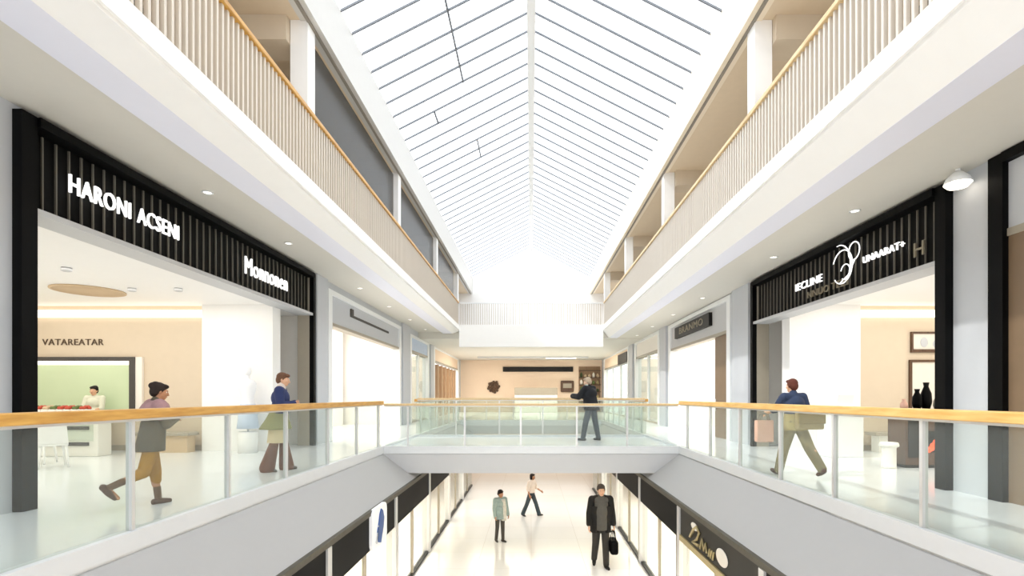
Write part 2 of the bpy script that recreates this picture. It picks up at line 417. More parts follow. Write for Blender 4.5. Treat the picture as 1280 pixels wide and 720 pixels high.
# near right shop, mostly outside the frame
t = thing('shopfront', 'black-framed shopfront with brown panels at the right edge of the picture', 'shopfront', (XW + .1, 4, 0))
MB().box(XW - .06, XW + .1, 6.83, 7.05, 0, 4.60).build('jamb', 'black', t)
MB().box(XW - .08, XW + .3, 1.0, 6.83, 4.47, 4.60).build('header', 'black', t)
MB().box(XW + .02, XW + .25, 1.0, 6.83, 0, 3.5).build('panel', 'brown', t)
MB().box(XW + .02, XW + .25, 1.0, 6.83, 3.6, 4.47).build('sign_panel', 'bluegrey', t)
MB().box(XW + .0, XW + .26, 1.0, 6.83, 3.5, 3.6).build('transom', 'taupe', t)

def plain_front(s, y0, y1, zt, zo, label, signmat, framemat, group=None, glassy=False, mull=0, sign=None):
    t = thing('shopfront', label, 'shopfront', (s * (XW + .1), (y0 + y1) / 2, 0), group)
    MB().box(s * (XW - .06), s * (XW + .3), y0, y0 + .3, 0, zt).build('jamb', framemat, t)
    MB().box(s * (XW - .06), s * (XW + .3), y1 - .3, y1, 0, zt).build('jamb', framemat, t)
    MB().box(s * (XW - .06), s * (XW + .3), y0 + .3, y1 - .3, zt - .14, zt).build('header', framemat, t)
    MB().box(s * (XW + .02), s * (XW + .28), y0 + .3, y1 - .3, zo, zt - .14).build('sign_panel', signmat, t)
    MB().box(s * (XW - .02), s * (XW + .3), y0 + .3, y1 - .3, zo - .1, zo).build('transom', 'taupe', t)
    if glassy:
        MB().box(s * (XW + .12), s * (XW + .135), y0 + .3, y1 - .3, 0.08, zo - .1).build('glass_pane', 'shopglass', t)
        MB().box(s * (XW + .06), s * (XW + .2), y0 + .3, y1 - .3, 0, .08).build('sill', 'taupe', t)
    for i in range(mull):
        y = y0 + (y1 - y0) * (i + 1) / (mull + 1)
        MB().box(s * (XW + .06), s * (XW + .2), y - .05, y + .05, .08, zo - .1).build('mullion', framemat, t)
    return t
t = plain_front(-1, 15.9, 24.8, 4.7, 3.7, 'white-framed shopfront with pale blue-grey sign band between the wide left shop and the grey pier', 'bluegrey', 'alu')
MB().box(-XW + .01, -XW - .02, 18.0, 22.8, 4.14, 4.22).build('sign_bar', 'groove', t, label='thin dark sign line')
MB().box(-XW + .03, -XW - .02, 18.0, 18.25, 4.2, 4.42).build('sign_mark', 'groove', t)
t = plain_front(1, 16.2, 23.5, 4.56, 3.5, 'white-framed shopfront on the right with small dark sign and brown door leaf', 'fascia', 'alu')
MB().box(XW - .1, XW + .02, 18.0, 22.3, 3.84, 4.3).build('sign_board', 'darkbrown', t)
text_part('BRANMO', .26, .02, lambda u, v, w_: (XW - .101 - w_, 20.1 - u, 4.07 + v), 'dimletter', t, sx=1.9)
MB().box(XW + .06, XW + .14, 16.5, 17.85, 0, 3.39).build('door_leaf', 'brown', t)
MB().tube([(XW + .02, 17.7, .9), (XW + .02, 17.7, 1.3)], .02).build('pull_handle', 'steel', t)
plain_front(-1, 26.7, 31.6, 4.6, 3.8, 'white-framed glazed shopfront beyond the grey pier, far left', 'palecloth', 'alu', None, True, 1)
t = plain_front(-1, 33.2, 44.5, 4.6, 3.7, 'far left shopfront with brown timber screens near the end of the hall', 'peach', 'alu')
for k in range(6):
    y = 35 + k * 1.55
    MB().box(-XW + .0, -XW - .2, y - .3, y + .3, 0, 3.5).build('timber_screen', 'slatwood', t)
plain_front(1, 25.2, 31.2, 4.6, 3.7, 'white-framed glazed shopfront beyond the brown door leaf, far right', 'warmwhite', 'alu', None, True, 1)
t = plain_front(1, 33.2, 44.5, 4.6, 3.7, 'far right shopfront with a dark sign near the end of the hall', 'peach', 'alu', None, True, 2)
MB().box(XW - .06, XW + .02, 33.8, 37.2, 3.6, 4.3).build('sign_board', 'darkbrown', t)

# grey wall columns between the shopfronts
for s, y0, y1 in ((-1, 14.95, 15.75), (-1, 25.0, 26.5), (-1, 31.9, 32.9), (1, 14.75, 15.95), (1, 23.8, 24.9), (1, 31.6, 32.8)):
    MB().box(s * (XW - .1), s * (XW + .0), y0, y1, 0, 4.92).build('pilaster', 'bluegrey', kind='structure')

# ------------------------------------------------------------------ glass balustrades on the main level
def balustrade(label, pts, posts, group, zr, thick=.1, railmat='oak', zc=.06):
    """pts: straight run from A to B (x, y); posts: list of fractions"""
    A, B = V((*pts[0], 0)), V((*pts[1], 0)); d = (B - A); L = d.length; d.normalize(); n = V((-d.y, d.x, 0))
    t = thing('glass_balustrade', label, 'balustrade', tuple((A + B) / 2), group)
    def bar(u0, u1, hw, z0, z1, bevel=0):
        P = []
        for z in (z0, z1):
            for (u, v) in ((u0, -hw), (u1, -hw), (u1, hw), (u0, hw)):
                q = A + d * u + n * v; P.append((q.x, q.y, z))
        m = MB().hexa(P)
        if bevel: bmesh.ops.bevel(m.bm, geom=m.bm.edges[:], offset=bevel, segments=2, affect='EDGES', profile=.5)
        return m
    bar(0, L, .065, zr - thick, zr, .012).build('handrail', railmat, t)
    bar(0, L, .03, zr - thick - .025, zr - thick).build('rail_channel', 'steel', t)
    us = [u for u in posts if 0 <= u <= L]
    for u in us:
        q = A + d * u
        bar(u - .022, u + .022, .03, zc, zr - thick - .025).build('post', 'steel', t)
    ed = [0] + us + [L]
    for a, b_ in zip(ed[:-1], ed[1:]):
        if b_ - a > .15: bar(a + .03, b_ - .03, .006, zc + .002, zr - thick - .03).build('glass_panel', 'balglass', t)
    return t
XR = XE + .05
g = None
balustrade('left walkway glass balustrade with oak handrail running up to the bridge', [(-XR, Y0), (-XR, YB0)], [y - Y0 for y in (-4.8, -3.1, -1.45, .25, 1.9, 3.55, 5.19, 6.85, 8.47, 10.2, 11.9, 13.6)], g, 1.27)
balustrade('right walkway glass balustrade with oak handrail running up to the bridge', [(XR, Y0), (XR, YB0)], [y - Y0 for y in (-4.5, -2.9, -1.3, .4, 2.0, 3.7, 5.3, 6.85, 8.33, 9.95, 11.6, 13.3)], g, 1.27, .1, 'oakmid')
balustrade('front balustrade of the crossing bridge, nearest glass rail across the void', [(-XR + .07, YB0 + .02), (XR - .07, YB0 + .02)], [XR - .07 + x for x in (-3.3, -1.78, -.28, 1.22, 2.57)], g, 1.2, .06, 'oakpale')
balustrade('rear balustrade of the crossing bridge, behind the man in black', [(-XR + .07, YB1 - .02), (XR - .07, YB1 - .02)], [XR - .07 + x for x in (-2.6, -1.1, .4, 1.9, 3.3)], g, 1.33, .07, 'oakpale')
balustrade('left glass balustrade running on beyond the bridge', [(-XR, YB1 + .05), (-XR, YV)], [1.6 * k + .8 for k in range(7)], g, 1.3)
balustrade('right glass balustrade running on beyond the bridge', [(XR, YB1 + .05), (XR, YV)], [1.6 * k + .8 for k in range(7)], g, 1.3)
balustrade('far glass balustrade closing the end of the void', [(-XR + .07, YV + .02), (XR - .07, YV + .02)], [XR - .07 + x for x in (-2.5, -1., .5, 2.0)], g, 1.3, .07, 'oakpale')

# ------------------------------------------------------------------ upper balcony railings
def balcony(label, s, y0, y1, m_rail):
    t = thing('balcony_railing', label, 'railing', (s * (XE + .06), (y0 + y1) / 2, ZU))
    x = s * (XE + .06)
    MB().bev(x - .06, x + .06, y0, y1, 6.47, 6.55, .015).build('handrail', m_rail, t)
    MB().box(x - .025, x + .025, y0, y1, ZU, ZU + .04).build('bottom_rail', 'white', t)
    p = 0.118; n = int((y1 - y0) / p); src = None
    b = MB()
    for i in range(n):
        y = y0 + p * (i + .5); bmat = 'warmbaluster' if s < 0 else 'baluster'
        if i < 98:
            if src is None:
                src = MB().box(x - .025, x + .025, y - .02, y + .02, ZU + .04, 6.47).build('baluster', bmat, t)
            else:
                c = src.copy(); C.objects.link(c); c.parent = t; c.location = src.location + V((0, p * i, 0))
        else:
            b.box(x - .025, x + .025, y - .02, y + .02, ZU + .04, 6.47)
    b.build('baluster_run', bmat, t, kind='stuff')
balcony('left upper balcony railing of pale upright bars under a thin oak rail', -1, 4.9, YU, 'oak')
balcony('right upper balcony railing of pale upright bars under a thin oak rail', 1, 4.9, YU, 'oakpale')
t = thing('balcony_railing', 'white railing of the far upper balcony across the end of the hall', 'railing', (0, YU + .1, ZU))
MB().box(-XE, XE, YU + .06, YU + .16, 6.47, 6.55).build('handrail', 'alu', t)
MB().box(-XE, XE, YU + .08, YU + .13, ZU, ZU + .04).build('bottom_rail', 'white', t)
src = MB().box(-XE + .06, -XE + .1, YU + .08, YU + .13, ZU + .04, 6.47).build('baluster', 'baluster', t)
for i in range(1, 65):
    c = src.copy(); C.objects.link(c); c.parent = t; c.location = src.location + V((.12 * i, 0, 0))

# upper gallery windows (left smoked, right pale)
k = 1
for s in (-1, 1):
    for (a, c_) in ((3.6, 9.2), (10.2, 15.7), (16.8, 22.2), (23.3, 28.6)):
        f = MB().box(s * 6.84, s * 6.9, a, c_, ZU + .1, ZB0 - .02).build('window_%d' % k, 'brown' if s < 0 else 'darkbrown', kind='structure'); k += 1
        q = 3; ww = (c_ - a) / q
        for i in range(q):
            m = MB().box(s * 6.80, s * 6.839, a + i * ww + .08, a + (i + 1) * ww - .08, ZU + .2, ZB0 - .1).build('pane', 'darkglass', f)

# ------------------------------------------------------------------ lower-level shopfronts
def lower_front(s, y0, y1, label, signmat='signblack'):
    t = thing('lower_shopfront', label, 'shopfront', (s * (XL + .15), (y0 + y1) / 2, ZL))
    MB().box(s * XL, s * (XL + .22), y0, y0 + .16, ZL, -.89).build('pilaster', 'steel', t)
    MB().box(s * (XL + .03), s * (XL + .22), y0 + .16, y0 + .32, ZL, -1.55).build('jamb', 'darkbrown', t)
    MB().box(s * (XL + .03), s * (XL + .2), y0 + .17, y1 - .01, -1.55, -.89).build('sign_band', signmat, t)
    MB().box(s * (XL + .08), s * (XL + .095), y0 + .33, y1 - .02, ZL + .07, -1.56).build('glass_pane', 'shopglass', t)
    MB().box(s * (XL + .04), s * (XL + .16), y0 + .33, y1 - .02, ZL, ZL + .07).build('sill', 'darkbrown', t)
    y = (y0 + y1) / 2
    MB().box(s * (XL + .05), s * (XL + .12), y - .03, y + .03, ZL + .07, -1.56).build('mullion', 'taupe', t)
    return t
nm = {0: 'nearest', 1: 'second', 2: 'third', 3: 'fourth', 4: 'fifth', 5: 'sixth'}
for i in range(6):
    y = 3.88 + i * 3.9
    t = lower_front(-1, y, y + 3.9, ['black-banded lower shopfront at the bottom edge, left of the blue emblem', 'black-banded lower shopfront with a white plate and blue emblem', 'lower shopfront on the left just past the blue emblem', 'lower left shopfront, third past the bridge edge', 'lower left shopfront, fourth from the front', 'lower left shopfront farthest down the floor'][i])
    if i == 1:
        b = MB(); yc, zc = 10.35, -1.18; hw, hh, r = .5, .4, .16
        pts = []
        for (cy, cz, a0) in ((yc + hw - r, zc + hh - r, 0), (yc - hw + r, zc + hh - r, PI / 2), (yc - hw + r, zc - hh + r, PI), (yc + hw - r, zc - hh + r, 1.5 * PI)):
            for q in range(6):
                a = a0 + q * PI / 10; pts.append((cy + r * math.cos(a), cz + r * math.sin(a)))
        pl = b.prism(pts, -XL - .029, -XL + .03, 'x').build('emblem_plate', 'plate', t)
        leaf = [(yc - .12, zc - .3), (yc + .02, zc - .34), (yc + .1, zc - .2), (yc + .2, zc - .05), (yc + .24, zc + .12), (yc + .16, zc + .27), (yc + .05, zc + .33), (yc - .04, zc + .24), (yc - .1, zc + .1), (yc - .2, zc - .06), (yc - .24, zc - .2)]
        MB().prism(leaf, -XL + .03, -XL + .05, 'x').build('emblem', 'blue', pl)
        MB().prism([(yc - .3, zc - .26), (yc - .25, zc - .3), (yc - .1, zc + .0), (yc - .14, zc + .04)], -XL + .03, -XL + .05, 'x').build('emblem_stroke', 'fascia', pl)
    y = 2.9 + i * 3.9
    t = lower_front(1, y, y + 3.9, ['black-banded lower shopfront at the bottom right edge', 'lower shopfront with pale script and a gold strip on a brown sign', 'black-banded lower shopfront to the right of the man with the bag', 'lower right shopfront, hidden edge beyond the man with the bag', 'lower right shopfront, fifth from the front', 'lower right shopfront farthest down the floor'][i], 'darkbrown' if i == 1 else 'signblack')
    if i == 1:
        MB().box(XL + .0, XL + .03, y + .2, y + 3.88, -1.55, -1.44).build('sign_border', 'gold', t)
        b = MB()
        def sc(pts, r=.02): b.tube([(XL + .015, p[0], p[1]) for p in pts], r, 6)
        sc([(10.0, -1.3), (9.8, -1.12), (9.6, -1.02), (9.45, -1.1), (9.6, -1.25), (9.85, -1.36), (9.5, -1.34)], .03)
        sc([(9.4, -1.36), (9.3, -1.16), (9.2, -1.34), (9.1, -1.18), (9.05, -1.34)], .02)
        for q in range(3): sc([(8.95 - q * .1, -1.36), (8.9 - q * .1, -1.22)], .02)
        b.build('script_lettering', 'gold', t)
        MB().ball((XL + .02, 8.35, -1.2), (.02, .26, .14)).build('emblem', 'paper', t)
        MB().ball((XL + .02, 9.75, -1.05), (.02, .2, .07)).build('emblem', 'paper', t)

# ------------------------------------------------------------------ fixtures
t = thing('soffit_spotlight', 'white dome spotlight under the ceiling between the two black right shopfronts', 'spotlight', (XW - .2, 7.35, 4.2))
MB().lathe([(.03, 4.58), (.07, 4.55), (.14, 4.48), (.17, 4.4)], XW - .22, 7.35).build('housing', 'alu', t)
MB().lathe([(.165, 4.399), (.12, 4.35), (.03, 4.33)], XW - .22, 7.35).build('diffuser', 'lamp', t)
MB().tube([(XW - .22, 7.35, 4.58), (XW - .22, 7.35, 4.61)], .03).build('stem', 'alu', t)
for s in (-1, 1):
    for i, y in enumerate((9.0, 12.0, 17.0, 20.5, 24.0, 27.5)):
        t = thing('downlight', '%s walkway ceiling downlight, %s from the front' % (SIDE[s], nm[i]), 'downlight', (s * 5.6, y, 4.92 if s < 0 else 4.6), 'downlights in the walkway ceilings')
        zd = 4.927 if s < 0 else 4.609
        MB().lathe([(.09, zd), (.09, zd - .014), (.065, zd - .014), (.065, zd)], s * 5.6, y).build('trim_ring', 'alu', t)
        MB().lathe([(.06, zd), (.06, zd - .008)], s * 5.6, y).build('diffuser', 'lamp', t)

# ------------------------------------------------------------------ left shop interior
D = 13.4
t = thing('display_window', 'backlit green display window in a white and black frame on the left shop wall', 'display', (-11.7, D, .9))
MB().box(-13.3, -10.3, D - .04, D - .001, .95, 2.3).build('back_panel', 'green', t)
b = MB(); b.box(-13.3, -10.15, D - .1, D - .001, 2.3, 2.4); b.box(-10.29, -10.15, D - .1, D - .001, .95, 2.3); b.build('frame', 'groove', t)
b = MB(); b.box(-13.3, -10.31, D - .09, D - .041, 2.2, 2.295); b.build('light_strip', 'cove', t)
MB().box(-10.149, -9.98, D - .07, D - .001, .95, 2.4).build('side_trim', 'warmwhite', t)
sg = tag(text_part('VATAREATAR', .165, .02, lambda u, v, w_: (-11.8 + u, D - .001 - w_, 2.78 + v), 'inkletter', None, name='wall_sign', sx=1.05), 'dark lettering on the beige wall above the green display window', 'sign')
t = thing('ceiling_disc', 'round beige disc set in the left shop ceiling', 'ceiling panel', (-9.7, 11.4, 3.68))
MB().lathe([(.66, 3.719), (.66, 3.69), (.6, 3.68), (.6, 3.69), (.1, 3.69)], -9.7, 11.4, 32).build('disc', 'tan', t)
for i, (x, y) in enumerate(((-9.3, 9.6), (-8.4, 9.4), (-8.6, 11.2), (-7.6, 11.2))):
    t = thing('ceiling_spot', ['small spot in the left shop ceiling nearest the black jamb', 'small spot in the left shop ceiling, second along the front', 'small spot in the left shop ceiling beside the beige disc', 'small spot in the left shop ceiling nearest the white partition'][i], 'spotlight', (x, y, 3.66))
    MB().lathe([(.08, 3.719), (.08, 3.66), (.06, 3.65)], x, y).build('housing', 'fascia', t)
# service counter
t = thing('service_counter', 'long white service counter below the green display window', 'counter', (-10.6, 12.2, 0))
MB().bev(-13.2, -10.0, 12.0, 12.4, 0, .98, .02).build('body', 'shelf', t)
MB().bev(-13.2, -9.9, 11.9, 12.5, .98, 1.04, .015).build('worktop', 'plastic', t)
for z in (.25, .62):
    MB().box(-13.1, -10.2, 11.97, 11.999, z, z + .08).build('shelf_edge', 'groove', t)
MB().box(-11.6, -10.1, 11.96, 11.999, .36, .9).build('glass_front', 'balglass', t)
cols = ['red', 'leaf', 'red', 'tan', 'leaf', 'red', 'red', 'leaf', 'red']
for i in range(9):
    x = -11.75 + i * .17; z = 1.04
    t = thing('produce_tray', 'small tray of %s goods, %s along the white counter' % ({'red': 'red', 'leaf': 'green', 'tan': 'tan'}[cols[i]], ['first', 'second', 'third', 'fourth', 'fifth', 'sixth', 'seventh', 'eighth', 'ninth'][i]), 'tray', (x, 12.15, z), 'trays on the shop counter')
    MB().box(x - .075, x + .075, 12.0, 12.3, z, z + .05).build('tray', 'shelf', t)
    b = MB()
    for q in range(5): b.ball((x - .04 + .04 * (q % 3), 12.06 + .06 * (q % 4), z + .08 + .02 * (q % 2)), .045, 6)
    b.build('goods', cols[i], t, kind='stuff')
for i, (x, h) in enumerate(((-12.9, .55), (-12.45, .5), (-12.2, .4))):
    t = thing('display_rack', ['tall white tiered rack at the left end of the counter', 'white tiered rack, second from the left end of the counter', 'low white tiered rack nearest the attendant'][i], 'rack', (x, 12.2, 1.04))
    for q in range(3): MB().box(x - .16, x + .16, 12.05, 12.4, 1.04 + h * q / 3, 1.06 + h * q / 3).build('tier', 'shelf', t)
    b = MB()
    for sx in (-.15, .15): b.box(x + sx - .012, x + sx + .012, 12.36, 12.39, 1.04, 1.04 + h)
    b.build('upright', 'alu', t)
    MB().ball((x - .06, 12.2, 1.11 + h * .66), (.07, .08, .05), 6).build('goods', 'leaf', t)
def chair(x, y, rz, label):
    t = thing('shop_chair', label, 'chair', (x, y, 0), None, rz); W[t] = V((0, 0, 0))
    MB().bev(-.22, .22, -.22, .22, .43, .47, .015).build('seat', 'plastic', t)
    b = MB().prism([(-.22, .47), (.22, .47), (.19, .86), (-.19, .86)], .19, .22); b.build('backrest', 'plastic', t)
    for sx in (-1, 1):
        for sy in (-1, 1):
            MB().tube([(sx * .18, sy * .18, .43), (sx * .22, sy * .23, .0)], [.03, .018], 8).build('leg', 'plastic', t)
chair(-10.2, 10.75, .3, 'white shop chair in front of the counter, nearer the green window edge')
chair(-9.4, 10.2, -2.3, 'white shop chair in front of the counter, nearer the walkway')
# dress form
t = thing('mannequin', 'white mannequin with pale blue drape against the white partition', 'mannequin', (-7.0, 12.85, 0))
MB().lathe([(.22, 0), (.22, .5), (.2, .52)], -7.0, 12.85, 24).build('plinth', 'white', t)
MB().tube([(-7, 12.85, .52), (-7, 12.85, 1.0)], .02).build('stand', 'alu', t)
b = MB(); b.lathe([(.19, .95), (.2, 1.05), (.16, 1.2), (.13, 1.35), (.17, 1.5), (.2, 1.62), (.19, 1.72), (.12, 1.8), (.05, 1.83), (.045, 1.92)], -7, 12.85, 20); b.ball((-7, 12.85, 2.02), (.08, .1, .12)); b.build('torso', 'palefigure', t)
b = MB(); b.lathe([(.25, .6), (.22, .85), (.205, 1.06), (.17, 1.2)], -7, 12.85, 20); b.build('drape', 'palecloth', t)

# ------------------------------------------------------------------ right shop interior
t = thing('picture_frame', 'large framed print on the beige wall behind the dark cabinet', 'picture', (10.4, D, 1.05))
b = MB()
for (x0, x1, z0, z1) in ((9.72, 11.4, 2.27, 2.33), (9.72, 11.4, 1.0, 1.06), (9.72, 9.78, 1.06, 2.27), (11.34, 11.4, 1.06, 2.27)): b.box(x0, x1, D - .06, D - .001, z0, z1)
b.build('frame', 'cabinet', t); MB().box(9.78, 11.34, D - .03, D - .001, 1.06, 2.27).build('print', 'paper', t)
t = thing('picture_frame', 'small framed print hung above the large print in the right shop', 'picture', (10.3, D, 2.55))
b = MB()
for (x0, x1, z0, z1) in ((9.76, 10.9, 3.0, 3.05), (9.76, 10.9, 2.52, 2.6), (9.76, 9.81, 2.6, 3.0), (10.85, 10.9, 2.6, 3.0)): b.box(x0, x1, D - .06, D - .001, z0, z1)
b.build('frame', 'cabinet', t); pr = MB().box(9.81, 10.85, D - .03, D - .001, 2.6, 3.0).build('print', 'paper', t)
b = MB(); b.ball((10.1, D - .035, 2.78), (.1, .006, .13), 8); b.ball((10.4, D - .035, 2.74), (.08, .006, .1), 8); b.build('motif', 'bluegrey', pr)
t = thing('cabinet', 'dark wooden cabinet with a glowing red hearth beside the right black jamb', 'cabinet', (7.75, 10.3, 0))
MB().box(7.27, 8.3, 10.1, 10.6, .06, 1.06).build('body', 'cabinet', t)
MB().bev(7.22, 8.35, 10.05, 10.65, 1.06, 1.12, .012).build('top', 'darkbrown', t)
MB().box(7.3, 8.27, 10.13, 10.57, 0, .06).build('plinth', 'black', t)
hb = MB().box(7.62, 8.2, 10.085, 10.099, .3, .72).build('hearth_opening', 'signblack', t)
b = MB()
for q in range(9): b.ball((7.7 + .055 * q, 10.06, .36 + .05 * ((q * 5) % 4)), (.05, .02, .06 + .02 * (q % 3)), 6)
b.build('embers', 'ember', hb)
MB().box(7.32, 7.58, 10.08, 10.099, .2, .95).build('door', 'darkbrown', t)
for i, (x, r, h, m) in enumerate(((7.42, .07, .22, 'pink'), (7.68, .09, .42, 'black'), (7.86, .1, .55, 'black'), (8.08, .07, .3, 'taupe'))):
    t = thing('vase', ['small pink vase at the near end of the dark cabinet', 'black vase on the dark cabinet beside the pink one', 'tallest black vase on the dark cabinet', 'taupe vase at the far end of the dark cabinet'][i], 'vase', (x, 10.35, 1.12))
    MB().lathe([(r * .6, 1.12), (r, 1.12 + h * .3), (r * .9, 1.12 + h * .6), (r * .4, 1.12 + h * .85), (r * .55, 1.12 + h)], x, 10.35, 16).build('body', m, t)
t = thing('cash_desk', 'white cash desk in the right shop', 'desk', (7.1, 12.0, 0))
MB().bev(6.8, 7.55, 11.8, 12.4, 0, 1.05, .02).build('body', 'plastic', t)
MB().bev(6.75, 7.6, 11.75, 12.45, 1.05, 1.1, .012).build('top', 'white', t)
t = thing('laptop', 'open white laptop on the cash desk', 'laptop', (7.15, 12.1, 1.1))
MB().bev(6.98, 7.36, 11.95, 12.2, 1.1, 1.12, .006).build('keyboard_base', 'alu', t)
MB().hexa([(6.98, 11.93, 1.12), (7.36, 11.93, 1.12), (7.36, 11.945, 1.12), (6.98, 11.945, 1.12), (7.0, 11.85, 1.42), (7.36, 11.85, 1.42), (7.36, 11.865, 1.42), (7.0, 11.865, 1.42)]).build('screen', 'alu', t)
t = thing('low_bench', 'long low grey bench along the beige wall of the right shop', 'bench', (9.4, 12.9, 0))
MB().bev(8.45, 10.9, 12.75, 13.2, .42, .5, .015).build('seat', 'taupe', t)
MB().box(8.6, 10.75, 12.85, 13.15, 0, .42).build('base', 'shelf', t)
t = thing('low_bench', 'long low grey bench along the beige wall of the left shop', 'bench', (-9.3, 12.9, 0))
MB().bev(-9.85, -8.42, 12.75, 13.2, .42, .5, .015).build('seat', 'taupe', t)
MB().box(-9.75, -8.5, 12.85, 13.15, 0, .42).build('base', 'tan', t)
t = thing('stool', 'round cream stool to the left of the dark cabinet', 'stool', (6.95, 10.1, 0))
MB().lathe([(.13, 0), (.12, .05), (.12, .4), (.15, .42)], 6.95, 10.1).build('base', 'warmwhite', t)
MB().lathe([(.16, .421), (.17, .45), (.15, .5), (.05, .51)], 6.95, 10.1).build('seat', 'shelf', t)

# left second shop: one rail of clothes
t = thing('clothes_stand', 'slim black clothes stand inside the pale left shop', 'stand', (-7.6, 18.6, 0))
MB().lathe([(.2, 0), (.2, .03), (.03, .05)], -7.6, 18.6).build('base', 'black', t)
MB().tube([(-7.6, 18.6, .04), (-7.6, 18.6, 1.8)], .025).build('pole', 'black', t)
MB().tube([(-7.6, 18.3, 1.62), (-7.6, 18.9, 1.62)], .02).build('arm', 'black', t)
tag(MB().box(-9.2, -9.05, 15.4, 25.0, 0, 4.6).build('display_wall', 'warmwhite'), 'plain cream display wall inside the pale left shop', 'display wall')['kind'] = 'structure'
tag(MB().box(9.05, 9.2, 15.4, 24.0, 0, 4.6).build('display_wall', 'white'), 'plain white display wall inside the bright right shop', 'display wall')['kind'] = 'structure'

# ------------------------------------------------------------------ far end
t = thing('sign_board', 'long dark sign over the peach shop at the far end', 'sign', (.6, YE - .1, 3.9))
MB().bev(-2.5, 3.7, YE - .15, YE - .001, 3.55, 3.98, .02).build('board', 'darkbrown', t)
t = thing('ceiling_light_trough', 'long lit trough across the far ceiling', 'light', (.4, YE - 4, 4.5))
MB().box(-4.3, 4.6, YE - 4.3, YE - 3.7, 4.46, 4.569).build('housing', 'fascia', t)
MB().box(1.2, 3.6, YE - 4.25, YE - 3.75, 4.43, 4.46).build('diffuser', 'lamp', t)
t = thing('reception_counter', 'pale reception counter in the middle of the far shop', 'counter', (.6, YE - 2, 0))
MB().bev(-1.4, 2.2, YE - 2.3, YE - 1.5, 0, 1.5, .03).build('body', 'shelf', t)
MB().bev(-1.4, 2.2, YE - 2.35, YE - 1.45, 1.5, 2.1, .03).build('top_panel', 'taupe', t)
t = thing('wall_wreath', 'round brown wreath on the far peach wall', 'wreath', (-3.3, YE - .1, 1.8))
b = MB()
for i in range(26):
    a = i * 2.399; r = .5 * math.sqrt((i + .5) / 26)
    b.ball((-3.3 + r * math.cos(a), YE - .0905, 2.2 + r * math.sin(a)), (.13, .09, .13), 5)
b.build('foliage', 'cabinet', t, kind='stuff')
t = thing('wall_screen', 'brown framed box screen beside the stocked shelf at the far end', 'screen', (3.1, YE - .1, 1.8))
MB().bev(2.6, 3.75, YE - .3, YE - .001, 1.75, 2.75, .08).build('frame', 'cabinet', t)
MB().box(2.8, 3.55, YE - .32, YE - .301, 2.1, 2.5).build('screen', 'taupe', t)
t = thing('stocked_shelf', 'dark stocked shelving at the right end of the far wall', 'shelf', (5.0, YE - .4, 0))
MB().box(4.2, 6.1, YE - .08, YE - .001, 0, 4.0).build('back', 'slatwood', t)
for i in range(6): MB().box(4.2, 6.1, YE - .5, YE - .081, .5 + i * .62, .55 + i * .62).build('shelf', 'cabinet', t)
random.seed(3)
for i in range(5):
    for q in range(5):
        hgt = random.uniform(.25, .48); x = 4.4 + q * .36
        o = MB().lathe([(.1, .55 + i * .62), (.13, .55 + i * .62 + hgt * .5), (.06, .55 + i * .62 + hgt)], x, YE - .3, 8).build('shop_jar', random.choice(['leafdark', 'gold', 'paper', 'tan', 'leaf']))
        tag(o, 'small jar standing on the dark stocked shelving at the far end', 'jar', 'jars on the far shelving')

# ------------------------------------------------------------------ lights of the place
for s in (-1, 1):
    area('shop_ceiling_light', (s * 9.8, 9.9, 3.70), 6, 5.5, 190, (1, .94, .86))
    area('shop_ceiling_light', (s * 7.7, 20., 4.70), 2.2, 8, 380, (1, .95, .89))
    area('shop_ceiling_light', (s * 8.5, 29., 4.70), 3, 5, 220, (1, .92, .82))
    area('shop_ceiling_light', (s * 8.5, 39., 4.70), 3, 9, 420, (1, .93, .84))
    area('lower_shop_light', (s * 5, 12, -1.03), 2, 22, 780, (1, .93, .84))
    area('gallery_light', (s * 5.9, 12, ZB0 - .46), .5, 16, 60, (1, .85, .62))
area('far_hall_light', (0, 39, 4.55), 9, 4, 650, (1, .93, .82))
area('far_lower_light', (0, 37, -.72), 9, 12, 260, (1, .93, .84))
# ------------------------------------------------------------------ people
def skinmat(name, c): return mat(name, c, .55, var=.05, scale=20)
SK = dict(light=skinmat('light_skin', '#dfb08f'), mid=skinmat('tan_skin', '#b98562'), pale=skinmat('pale_skin', '#e8c4a8'))
CL = {}
def cloth(hexcol, var=.12, scale=14):
    k = (hexcol, var)
    if k not in CL: CL[k] = mat('cloth_' + hexcol.strip('#'), hexcol, .85, var=var, scale=scale, bump=.25)
    return CL[k]
M['eye_white'] = mat('eye_white', '#f2efe9', .2); M['iris'] = mat('dark_iris', '#2b1d14', .2); M['lip'] = mat('lip', '#b5695c', .5)

